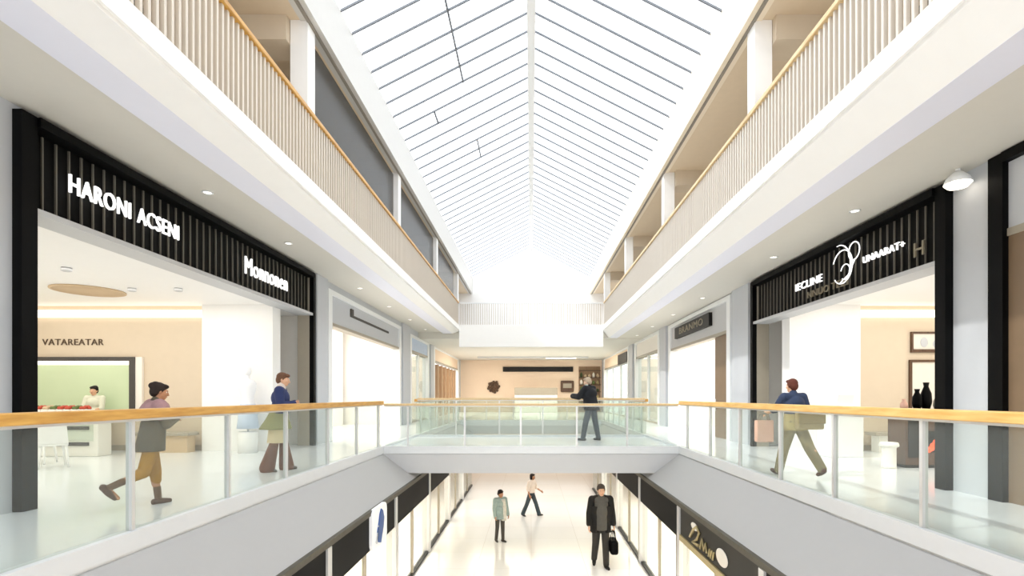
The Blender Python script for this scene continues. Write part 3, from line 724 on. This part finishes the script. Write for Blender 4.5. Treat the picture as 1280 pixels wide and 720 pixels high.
class PB:
    """collects rounded solids and fuses them into one smooth surface"""
    def __init__(s): s.bm = bmesh.new()
    def cap(s, p1, p2, r1, r2=None, n=14):
        p1, p2 = V(p1), V(p2); r2 = r1 if r2 is None else r2
        d = p2 - p1
        z = d.normalized() if d.length > 1e-6 else V((0, 0, 1))
        a = z.cross(V((0, 0, 1)) if abs(z.z) < .9 else V((1, 0, 0))).normalized(); b = z.cross(a)
        rings = []; h = 5
        prof = [(p1, r1, -PI / 2 + PI / 2 * i / h) for i in range(1, h + 1)] + [(p2, r2, PI / 2 * i / h) for i in range(0, h)]
        bot = s.bm.verts.new(p1 - z * r1); top = s.bm.verts.new(p2 + z * r2)
        for c, r, t in prof:
            rings.append([s.bm.verts.new(c + z * (r * math.sin(t)) + (a * math.cos(2 * PI * k / n) + b * math.sin(2 * PI * k / n)) * (r * math.cos(t))) for k in range(n)])
        for k in range(n):
            s.bm.faces.new([bot, rings[0][(k + 1) % n], rings[0][k]]); s.bm.faces.new([top, rings[-1][k], rings[-1][(k + 1) % n]])
        for i in range(len(rings) - 1):
            for k in range(n): s.bm.faces.new([rings[i][k], rings[i][(k + 1) % n], rings[i + 1][(k + 1) % n], rings[i + 1][k]])
        return s
    def ell(s, c, r, R=None, n=12):
        t = bmesh.new(); bmesh.ops.create_uvsphere(t, u_segments=2 * n, v_segments=n, radius=1)
        m = Matrix.Translation(V(c)) @ (R.to_4x4() if R else Matrix()) @ Matrix.Diagonal((*r, 1))
        mp = {v: s.bm.verts.new(m @ v.co) for v in t.verts}
        for f in t.faces: s.bm.faces.new([mp[v] for v in f.verts])
        t.free(); return s
    def frus(s, rings, n=28):
        """rings: (centre, rx, ry[, wobble]) from bottom to top"""
        R = []
        for i, q in enumerate(rings):
            c, rx, ry = V(q[0]), q[1], q[2]; wb = q[3] if len(q) > 3 else 0
            R.append([s.bm.verts.new(c + V((rx * math.cos(2 * PI * k / n) * (1 + wb * math.sin(7 * 2 * PI * k / n)), ry * math.sin(2 * PI * k / n) * (1 + wb * math.sin(7 * 2 * PI * k / n)), 0))) for k in range(n)])
        s.bm.faces.new(R[0][::-1]); s.bm.faces.new(R[-1])
        for i in range(len(R) - 1):
            for k in range(n): s.bm.faces.new([R[i][k], R[i][(k + 1) % n], R[i + 1][(k + 1) % n], R[i + 1][k]])
        return s
    def fuse(s, name, m, parent, vox=.012, smooth=3, label=None):
        bmesh.ops.recalc_face_normals(s.bm, faces=s.bm.faces[:])
        me = bpy.data.meshes.new('t'); s.bm.to_mesh(me); s.bm.free()
        o = bpy.data.objects.new('t', me); C.objects.link(o)
        r = o.modifiers.new('r', 'REMESH'); r.mode = 'VOXEL'; r.voxel_size = vox; r.use_smooth_shade = True
        q = o.modifiers.new('s', 'SMOOTH'); q.factor = .5; q.iterations = smooth
        dg = bpy.context.evaluated_depsgraph_get(); dg.update()
        out = bpy.data.meshes.new_from_object(o.evaluated_get(dg)); out.name = name
        bpy.data.objects.remove(o); bpy.data.meshes.remove(me)
        for p in out.polygons: p.use_smooth = True
        return link(name, out, m, V((0, 0, 0)), parent, None, label)

def rotx(v, a):
    c, s_ = math.cos(a), math.sin(a); return V((v.x, v.y * c - v.z * s_, v.y * s_ + v.z * c))
def rad(*a): return [math.radians(x) for x in a]

def person(loc, rotz, height, pose, wear, label, skin='light', vox=.0075, group=None):
    """pose angles in degrees: legs (hip flex, knee, spread, foot pitch) L/R, arms (flex, spread, elbow, inward) L/R, lean, head (turn, nod, tilt)
    the figure is built facing -Y, then turned by rotz"""
    k = height / 1.75
    t = thing('person', label, 'person', loc, group, rotz); W[t] = V((0, 0, 0))
    J = {}
    lean = math.radians(pose.get('lean', 3))
    def up(v): return rotx(V(v), lean)                       # lean forwards (towards -Y)
    hip = V((0, 0, .93))
    for sd, sg in (('L', 1), ('R', -1)):                     # facing -Y: the figure's left is +X
        a, kn, ab, fp = rad(*pose['leg' + sd])
        h = hip + V((sg * .09, 0, -.02))
        d1 = V((sg * math.sin(ab), -math.sin(a), -math.cos(a)))
        kk = h + d1.normalized() * .43
        a2 = a - kn
        d2 = V((sg * math.sin(ab) * .8, -math.sin(a2), -math.cos(a2)))
        an = kk + d2.normalized() * .41
        fd = V((sg * .18, -math.cos(fp), math.sin(fp))).normalized()
        J['hip' + sd], J['knee' + sd], J['ank' + sd], J['foot' + sd] = h, kk, an, fd
    low = min(min(J['ank' + q].z - .08, J['ank' + q].z - .065 + J['foot' + q].z * .17) for q in 'LR')
    dz = V((0, 0, -low))
    for q in J:
        if not q.startswith('foot'): J[q] = J[q] + dz
    hip = hip + dz
    def T(x, y, z): return hip + up((x, y, z - .93))          # torso point given in standing coordinates
    for sd, sg in (('L', 1), ('R', -1)):
        a, ab, el, inw = rad(*pose['arm' + sd])
        sh = T(sg * .185, .01, 1.43)
        d1 = V((sg * math.sin(ab), -math.sin(a) * math.cos(ab), -math.cos(a) * math.cos(ab))).normalized()
        e = sh + d1 * .29
        d2 = V((sg * math.sin(ab) * .5 - sg * math.sin(inw), -math.sin(a + el), -math.cos(a + el))).normalized()
        w_ = e + d2 * .25
        J['sh' + sd], J['el' + sd], J['wr' + sd], J['hd' + sd] = sh, e, w_, d2
    turn, nod, tilt = rad(*pose.get('head', (0, 0, 0)))
    hc = T(0, -.02, 1.625)
    RH = Matrix.Rotation(turn, 3, 'Z') @ Matrix.Rotation(nod, 3, 'X') @ Matrix.Rotation(tilt, 3, 'Y')
    def H(x, y, z): return hc + RH @ V((x, y, z))
    K = lambda p: V(p) * k
    b = PB()
    # torso
    b.ell(K(T(0, .0, .96)), (.165 * k, .115 * k, .13 * k)); b.ell(K(T(0, 0, 1.13)), (.14 * k, .1 * k, .16 * k)); b.ell(K(T(0, .01, 1.31)), (.165 * k, .115 * k, .17 * k))
    b.cap(K(T(-.15, .01, 1.425)), K(T(.15, .01, 1.425)), .058 * k); b.cap(K(T(0, .015, 1.42)), K(hc + V((0, .01, -.06))), .06 * k, .052 * k)
    for sd, sg in (('L', 1), ('R', -1)):
        b.cap(K(J['hip' + sd]), K(J['knee' + sd]), .085 * k, .055 * k); b.cap(K(J['knee' + sd]), K(J['ank' + sd]), .054 * k, .036 * k)
        sh_ = (J['knee' + sd] * .65 + J['ank' + sd] * .35); b.ell(K(sh_ + V((0, .012, 0))), (.05 * k, .052 * k, .11 * k))
        f = J['foot' + sd]; an = J['ank' + sd]
        b.cap(K(an + V((0, 0, -.045)) - f * .04), K(an + V((0, 0, -.055)) + f * .13), .036 * k, .026 * k)
        b.cap(K(J['sh' + sd]), K(J['el' + sd]), .05 * k, .038 * k); b.cap(K(J['el' + sd]), K(J['wr' + sd]), .039 * k, .026 * k)
        # hand: palm, four unequal curled fingers, thumb from the side of the palm
        d = J['hd' + sd]; side = V((-sg, 0, 0)); side = (side - d * side.dot(d)).normalized()    # palm faces the body
        lat = d.cross(side).normalized()
        if lat.y > 0 or (abs(lat.y) < .2 and lat.z < 0): lat = -lat                              # thumb edge forwards
        wr = J['wr' + sd]; curl = math.radians(pose.get('curl' + sd, 22))
        for q in (-.026, -.009, .009, .026):
            b.cap(K(wr + d * .02 + lat * q * .8), K(wr + d * .085 + lat * q), .0125 * k, .0115 * k, 8)
        for q, ln in ((.034, .068), (.0115, .078), (-.0115, .073), (-.034, .056)):
            p = wr + d * .088 + lat * q * .9; c = curl * (.8 + .2 * (q + .034) / .07)
            for m_, fr in ((1, .44), (2, .32), (3, .24)):
                dd = (d * math.cos(c * m_) + side * math.sin(c * m_) + lat * q * 1.2).normalized(); p2 = p + dd * ln * fr
                b.cap(K(p), K(p2), .0088 * k, .008 * k, 8); p = p2
        p = wr + d * .03 + lat * .03; p2 = p + (d * .6 + lat * .75 + side * .15).normalized() * .042; p3 = p2 + (d * .9 + lat * .25 + side * .35).normalized() * .032
        b.cap(K(p), K(p2), .0125 * k, .0105 * k, 8); b.cap(K(p2), K(p3), .0102 * k, .0085 * k, 8)
    # head with face
    rs = lambda *r: tuple(x * k for x in r)
    b.ell(K(H(0, .02, .035)), rs(.076, .093, .09), RH); b.ell(K(H(0, -.02, -.02)), rs(.066, .072, .09), RH); b.ell(K(H(0, -.045, -.075)), rs(.045, .045, .035), RH)
    b.cap(K(H(0, -.088, .015)), K(H(0, -.108, -.025)), .010 * k, .015 * k, 8)
    b.cap(K(H(-.04, -.08, .03)), K(H(.04, -.08, .03)), .011 * k, .011 * k, 8)
    b.cap(K(H(-.018, -.088, -.055)), K(H(.018, -.088, -.055)), .009 * k, .009 * k, 8)
    for sg in (-1, 1):
        b.ell(K(H(sg * .077, .012, .0)), rs(.012, .02, .032), RH, 8); b.ell(K(H(sg * .04, -.062, -.02)), rs(.025, .025, .022), RH, 8)
    b.fuse('body', SK[skin], t, vox, 2)
    for sg in (-1, 1):
        e = MB().ball(K(H(sg * .031, -.069, .012)), .0125 * k, 6).build('eye', 'eye_white', None); W[e] = e.location.copy(); e.parent = t
        i = MB().ball(K(H(sg * .031, -.0785, .012)), .006 * k, 5).build('iris', 'iris', None); i.parent = e; i.location = i.location - e.location
    m_ = MB().ball(K(H(0, -.096, -.055)), rs(.02, .005, .006), 6).build('lips', 'lip', None); m_.parent = t
    # hair
    style, hcol = wear['hair']
    b = PB()
    b.ell(K(H(0, .03, .05)), rs(.086, .098, .088), RH); b.ell(K(H(0, .065, .0)), rs(.078, .062, .085), RH)
    for sg in (-1, 1): b.ell(K(H(sg * .068, .03, .02)), rs(.022, .05, .05), RH)
    b.ell(K(H(0, -.04, .088)), rs(.07, .055, .035), RH)
    if style == 'bun': b.ell(K(H(0, .1, .07)), rs(.055, .055, .05), RH); b.ell(K(H(0, .07, .1)), rs(.06, .05, .04), RH)
    if style == 'bob': b.ell(K(H(0, .06, -.05)), rs(.085, .06, .08), RH); [b.ell(K(H(sg * .075, .02, -.04)), rs(.025, .05, .08), RH) for sg in (-1, 1)]
    if style == 'long': b.ell(K(H(0, .075, -.1)), rs(.085, .05, .15), RH)
    if style == 'full': b.ell(K(H(0, .02, .07)), rs(.095, .1, .08), RH)
    b.fuse('hair', cloth(hcol, .3, 40), t, .009, 1)
    # shoes
    sc_, big = wear.get('shoes', ('#3b2f28', 1))
    for sd in 'LR':
        f = J['foot' + sd]; an = J['ank' + sd]; dn = V((0, 0, -1)); dn = (dn - f * dn.dot(f)).normalized()
        b = PB(); b.cap(K(an + dn * .045 - f * .05), K(an + dn * .052 + f * .06), .04 * k * big, .043 * k * big); b.cap(K(an + dn * .052 + f * .06), K(an + dn * .056 + f * .15), .043 * k * big, .03 * k * big)
        if wear.get('boots'): b.cap(K(an + dn * .03), K(an + (J['knee' + sd] - an) * .3), .046 * k, .055 * k)
        sh = b.fuse('shoe', cloth(sc_), t, .009, 2)
        q = PB(); a0 = an + dn * .078
        q.cap(K(a0 - f * .06), K(a0 + f * .16), .012 * k, .011 * k); q.cap(K(a0 - f * .05 + V((.02, 0, 0))), K(a0 + f * .12 + V((.022, 0, 0))), .012 * k, .012 * k); q.cap(K(a0 - f * .05 - V((.02, 0, 0))), K(a0 + f * .12 - V((.022, 0, 0))), .012 * k, .012 * k)
        q.fuse('sole', cloth(wear.get('sole', '#2a2623')), sh, .008, 1)
    wear['dress'](t, k, K, T, J, H, RH)
    return t

def trousers(t, K, k, T, J, m, upto=1., r0=.1, r1=.062, flare=None, seat=.012):
    b = PB(); b.ell(K(T(0, 0, .965)), ((.165 + seat) * k, (.115 + seat) * k, .135 * k))
    for sd in 'LR':
        h, kn, an = J['hip' + sd], J['knee' + sd], J['ank' + sd]; e = kn + (an - kn) * upto
        b.cap(K(h), K(kn), r0 * k, (r1 + .012) * k); b.cap(K(kn), K(e), (r1 + .012) * k, (flare or r1) * k)
    return b.fuse('trousers', m, t, .011, 3)
def top(t, K, k, T, J, m, name='jacket', hem=.9, r=.02, sleeve=1., hemw=1., sr=.02, vox=.011):
    b = PB()
    z = [hem, hem + (1.13 - hem) * .5, 1.13, 1.3, 1.4]
    for (zz, rx, ry) in ((1.13, .14, .105), (1.3, .17, .12)): b.ell(K(T(0, .005, zz)), ((rx + r) * k, (ry + r) * k, .17 * k))
    b.cap(K(T(-.155, .01, 1.42)), K(T(.155, .01, 1.42)), (.06 + sr) * k)
    b.cap(K(T(0, .015, 1.42)), K(T(0, .01, 1.5)), .082 * k, .066 * k)
    lo = K(T(0, 0, hem)); mi = K(T(0, 0, min(1.1, hem + .35)))
    b.frus([(lo, (.165 + r) * k * hemw, (.125 + r) * k * hemw, .02), (K(T(0, 0, (hem + 1.1) / 2)), (.16 + r) * k * (1 + hemw) / 2, (.115 + r) * k * (1 + hemw) / 2, .01), (K(T(0, 0, 1.16)), (.145 + r) * k, (.105 + r) * k)])
    for sd in 'LR':
        s_, e, w_ = J['sh' + sd], J['el' + sd], J['wr' + sd]
        b.cap(K(s_), K(e), (.054 + sr) * k, (.04 + sr) * k)
        if sleeve > .5: b.cap(K(e), K(e + (w_ - e) * (sleeve * 2 - 1)), (.041 + sr) * k, (.03 + sr) * k)
    return b.fuse(name, m, t, vox, 3)

def dress_shawl(t, k, K, T, J, H, RH):
    trousers(t, K, k, T, J, cloth('#a87a22', .1), .35, .1, .07, .066)
    top(t, K, k, T, J, cloth('#5d5444'), 'tunic', .78, .045, 1., 1.08)
    b = PB()
    b.frus([(K(T(0, .01, 1.24)), .3 * k, .2 * k, .03), (K(T(0, .01, 1.36)), .285 * k, .185 * k, .02), (K(T(0, .01, 1.45)), .22 * k, .15 * k), (K(T(0, .01, 1.5)), .1 * k, .095 * k)])
    for sg in (-1, 1): b.cap(K(T(sg * .17, .01, 1.42)), K(T(sg * .24, .0, 1.3)), .105 * k, .085 * k)
    b.fuse('shawl', cloth('#a17e80', .4, 9), t, .011, 3)
    for sd in 'LR':
        e = J['knee' + sd] + (J['ank' + sd] - J['knee' + sd]) * .62
        PB().cap(K(e), K(J['ank' + sd]), .05 * k, .046 * k).fuse('sock', cloth('#6a4f35'), t, .009, 2)
def dress_layers(t, k, K, T, J, H, RH):
    b = PB()
    for sd in 'LR':
        kn, an, h = J['knee' + sd], J['ank' + sd], J['hip' + sd]
        b.cap(K(h), K(kn), .1 * k, .078 * k); b.cap(K(kn), K(an + V((0, 0, -.02))), .078 * k, .13 * k)
    b.fuse('trousers', cloth('#6e4634', .2), t, .011, 3, 'flared brown trousers')
    PB().frus([(K(T(0, .0, .5)), .2 * k, .17 * k, .02), (K(T(0, 0, .75)), .2 * k, .16 * k, .01), (K(T(0, 0, 1.0)), .17 * k, .13 * k)]).fuse('skirt', cloth('#d9c8a4', .06), t, .011, 2, 'cream skirt')
    PB().frus([(K(T(0, .05, .74)), .3 * k, .27 * k, .03), (K(T(0, .03, .92)), .235 * k, .19 * k, .02), (K(T(0, 0, 1.12)), .165 * k, .13 * k)]).fuse('coat_skirt', cloth('#8b8a5e', .1), t, .011, 2, 'flared olive coat skirt')
    top(t, K, k, T, J, cloth('#28335f', .15), 'jacket', 1.02, .035, 1., 1.0, .03)
    b = PB(); b.cap(K(T(0, .01, 1.47)), K(T(0, .0, 1.52)), .085 * k, .075 * k); b.fuse('collar', cloth('#e9dcd2'), t, .01, 2)
def dress_messenger(t, k, K, T, J, H, RH):
    trousers(t, K, k, T, J, cloth('#8b7f5c', .1), 1., .105, .078)
    top(t, K, k, T, J, cloth('#2c3a57', .12), 'shirt', .98, .032, .62, 1.02, .026)
    b = PB(); b.frus([(K(T(0, .0, .84)), .205 * k, .16 * k, .02), (K(T(0, .0, 1.0)), .2 * k, .155 * k, .02), (K(T(0, 0, 1.14)), .182 * k, .14 * k)]); b.fuse('shirt_tail', cloth('#a39465', .1), t, .011, 2, 'olive shirt tail')
    b = PB()
    for i in range(13):
        u = i / 12; p = T(.16 - .34 * u, -.155 + .0 * u, 1.45 - .5 * u); q = T(.16 - .34 * (u + .08), -.155, 1.45 - .5 * (u + .08))
        b.cap(K(p), K(q), .016 * k)
    b.fuse('strap', cloth('#6a5d40'), t, .009, 1)
def dress_dark(t, k, K, T, J, H, RH):
    trousers(t, K, k, T, J, cloth('#3d4750', .1), 1., .1, .068)
    top(t, K, k, T, J, cloth('#14161c', .2), 'jacket', .84, .075, 1., 1.04, .045)
    b = PB(); b.cap(K(T(-.03, -.03, 1.48)), K(T(.03, -.03, 1.48)), .085 * k); b.fuse('scarf', cloth('#a9bdb6'), t, .01, 2)
def dress_coat(t, k, K, T, J, H, RH):
    trousers(t, K, k, T, J, cloth('#34312d', .15), 1., .1, .064)
    b = PB(); b.ell(K(T(0, -.03, 1.2)), (.165 * k, .132 * k, .27 * k)); b.cap(K(T(-.1, -.01, 1.42)), K(T(.1, -.01, 1.42)), .075 * k); b.cap(K(T(0, .0, 1.44)), K(T(0, -.005, 1.5)), .085 * k, .07 * k); b.frus([(K(T(0, -.02, .8)), .15 * k, .15 * k), (K(T(0, -.02, 1.1)), .15 * k, .14 * k), (K(T(0, -.015, 1.36)), .15 * k, .125 * k)]); b.fuse('shirt', cloth('#56534c', .15), t, .011, 2)
    b = PB()
    for sg in (-1, 1):
        b.frus([(K(T(sg * .125, .02, .74)), .1 * k, .15 * k, .03), (K(T(sg * .12, .02, 1.0)), .095 * k, .14 * k), (K(T(sg * .115, .015, 1.3)), .105 * k, .14 * k)])
        b.cap(K(T(sg * .07, .03, 1.45)), K(T(sg * .18, .01, 1.42)), .075 * k, .088 * k)
    b.frus([(K(T(0, .07, .74)), .19 * k, .1 * k), (K(T(0, .06, 1.1)), .17 * k, .085 * k), (K(T(0, .05, 1.42)), .16 * k, .08 * k)])
    for sd in 'LR':
        b.cap(K(J['sh' + sd]), K(J['el' + sd]), .086 * k, .066 * k); b.cap(K(J['el' + sd]), K(J['wr' + sd] * .9 + J['el' + sd] * .1), .066 * k, .056 * k)
    b.fuse('coat', cloth('#15130f', .25), t, .011, 3)
def dress_teal(t, k, K, T, J, H, RH):
    trousers(t, K, k, T, J, cloth('#4b4640', .15), 1., .092, .055)
    top(t, K, k, T, J, cloth('#9fb0aa', .25), 'jacket', .78, .04, 1., 1.08, .03)
    b = PB(); b.frus([(K(T(.1, -.1, .72)), .09 * k, .09 * k, .03), (K(T(.1, -.1, 1.1)), .08 * k, .08 * k), (K(T(.06, -.08, 1.45)), .08 * k, .075 * k)]); b.fuse('scarf', cloth('#d9d5c8', .35), t, .011, 2)
def dress_white(t, k, K, T, J, H, RH):
    trousers(t, K, k, T, J, cloth('#3f4a50', .12), 1., .098, .07, .085)
    top(t, K, k, T, J, cloth('#efe0d4', .05), 'blouse', .98, .024, .62, .98, .022)
def dress_staff(t, k, K, T, J, H, RH):
    trousers(t, K, k, T, J, cloth('#33343a'), 1., .098, .066)
    top(t, K, k, T, J, cloth('#d9dcc8', .06), 'shirt', .9, .024, .62, 1., .022)

def px(x, d, z=0): return ((x - 664) * d / 650, d, z)
R = math.radians
def face(dx, dy): return math.atan2(dx, -dy)      # turn so that the figure (built facing -Y) looks along (dx, dy)

person(px(189, 6.62), face(.62, .78), 1.57, dict(legL=(10, 4, 2, 0), legR=(-16, 52, 3, -50), armL=(14, 14, 105, 75), armR=(12, 14, 105, 75), lean=7, head=(-4, 12, 0)),
       dict(hair=('bun', '#2a1d17'), shoes=('#5d4436', 1.12), sole='#8a7460', dress=dress_shawl),
       'person in a pinkish shawl and mustard trousers walking past the wide left shop', 'mid', .0062)
person(px(349, 9.75), face(.95, .3), 1.83, dict(legL=(8, 2, 3, 0), legR=(-9, 6, 3, -10), armL=(8, 10, 100, 70), armR=(6, 10, 100, 70), lean=4, head=(-6, 10, 4)),
       dict(hair=('crop', '#6b4a35'), shoes=('#3a2a22', 1), dress=dress_layers),
       'person in a navy jacket over a flared olive coat beside the left black jamb', 'light', .0066)
person((4.62, 9.1, 0), face(-.2, 1), 1.74, dict(legL=(22, 6, 2, 12), legR=(-30, 10, 3, -24), armL=(38, 10, 35, 5), armR=(-14, 10, 28, 5), lean=6, head=(0, 4, 0)),
       dict(hair=('crop', '#5a2c1e'), shoes=('#5a3b2c', 1.1), dress=dress_messenger),
       'person in a navy shirt striding along the right walkway with a messenger bag', 'light', .0062)
person(px(739, 16.4), face(-.75, .62), 2.0, dict(legL=(12, 4, 7, 0), legR=(-6, 4, 7, 0), armL=(40, 10, 55, 20), armR=(40, 10, 55, 10), lean=9, head=(10, 14, 0)),
       dict(hair=('crop', '#b9a58e'), shoes=('#2e3134', 1), dress=dress_dark),
       'person in a black jacket and grey jeans standing on the crossing bridge', 'pale', .008)
EL = EYE - ZL
def low(x, y_feet): d = EL * 650 / (y_feet - 495); return px(x, d, ZL)
pm = low(751, 709)
person(pm, face(.05, -1), 2.27, dict(legL=(5, 2, 1, 0), legR=(-8, 16, 1, -12), armL=(3, 11, 6, 0), armR=(2, 13, 14, 2), lean=2, head=(0, 6, 0), curlL=58),
       dict(hair=('crop', '#4c4038'), shoes=('#181614', 1), dress=dress_coat),
       'person in a long black coat carrying a black bag on the lower floor', 'light', .009)
person(low(625, 677), face(.55, -.85), 1.66, dict(legL=(4, 2, 0, 0), legR=(-4, 6, 0, -6), armL=(6, 10, 12, 2), armR=(4, 10, 14, 2), lean=2, head=(14, 8, 0)),
       dict(hair=('full', '#1d1512'), shoes=('#3c3733', 1), dress=dress_teal),
       'person in a pale teal jacket and patterned scarf on the lower floor', 'mid', .009)
person(low(664, 645), face(.85, -.5), 1.68, dict(legL=(20, 4, 7, 6), legR=(-17, 6, 7, -14), armL=(14, 10, 50, 8), armR=(-10, 10, 30, 4), lean=4, head=(0, 0, 0)),
       dict(hair=('bob', '#231813'), shoes=('#33302e', 1), dress=dress_white),
       'person in a white blouse and dark flared jeans striding across the lower floor', 'mid', .009)
person((-10.95, 13.05, 0), face(.15, -1), 1.64, dict(legL=(2, 2, 2, 0), legR=(-2, 2, 2, 0), armL=(18, 8, 60, 20), armR=(18, 8, 60, 20), lean=2, head=(4, 4, 0)),
       dict(hair=('bun', '#1c1714'), shoes=('#222222', 1), dress=dress_staff),
       'shop attendant standing behind the white counter under the green display', 'light', .009)

# bags carried
t = thing('messenger_bag', 'khaki messenger bag at the back of the person striding on the right walkway', 'bag', (4.75, 8.85, .95))
mx = Matrix.Translation(V((4.74, 8.86, .98))) @ Matrix.Rotation(R(6), 4, 'Z')
def obox(x, y, z, m, r=.03):
    b = MB(); b.bev(-x, x, -y, y, -z, z, r, 3); b.bm.transform(mx @ m); return b
obox(.24, .06, .15, Matrix()).build('body', cloth('#a08f66', .1), t)
obox(.245, .012, .1, Matrix.Translation(V((0, -.07, .05))), .008).build('flap', cloth('#8f7d55', .1), t)
t = thing('shopping_bag', 'pinkish shopping bag hanging in front of the person striding on the right walkway', 'bag', (4.2, 9.3, .55))
MB().bev(4.0, 4.3, 9.2, 9.34, .58, .97, .02).build('body', 'pink', t)
for y in (9.23, 9.31): MB().tube([(4.06, y, .96), (4.09, y, 1.06), (4.15, y, 1.1), (4.21, y, 1.06), (4.24, y, .96)], .013, 6).build('handle', 'taupe', t)
bx, by = (766 - 664) * pm[1] / 650, pm[1] - .08
t = thing('holdall', 'black holdall hanging from the hand of the person in the long coat', 'bag', (bx, by, ZL + .5))
b = MB(); b.bev(bx - .11, bx + .11, by - .26, by + .26, ZL + .42, ZL + .8, .07, 4); b.build('body', 'black', t)
for q in (-.05, .05): MB().tube([(bx + q, by - .14, ZL + .78), (bx + q * .6, by - .1, ZL + .98), (bx + q * .3, by, ZL + 1.05), (bx + q * .6, by + .1, ZL + .98), (bx + q, by + .14, ZL + .78)], .014, 6).build('handle', 'black', t)
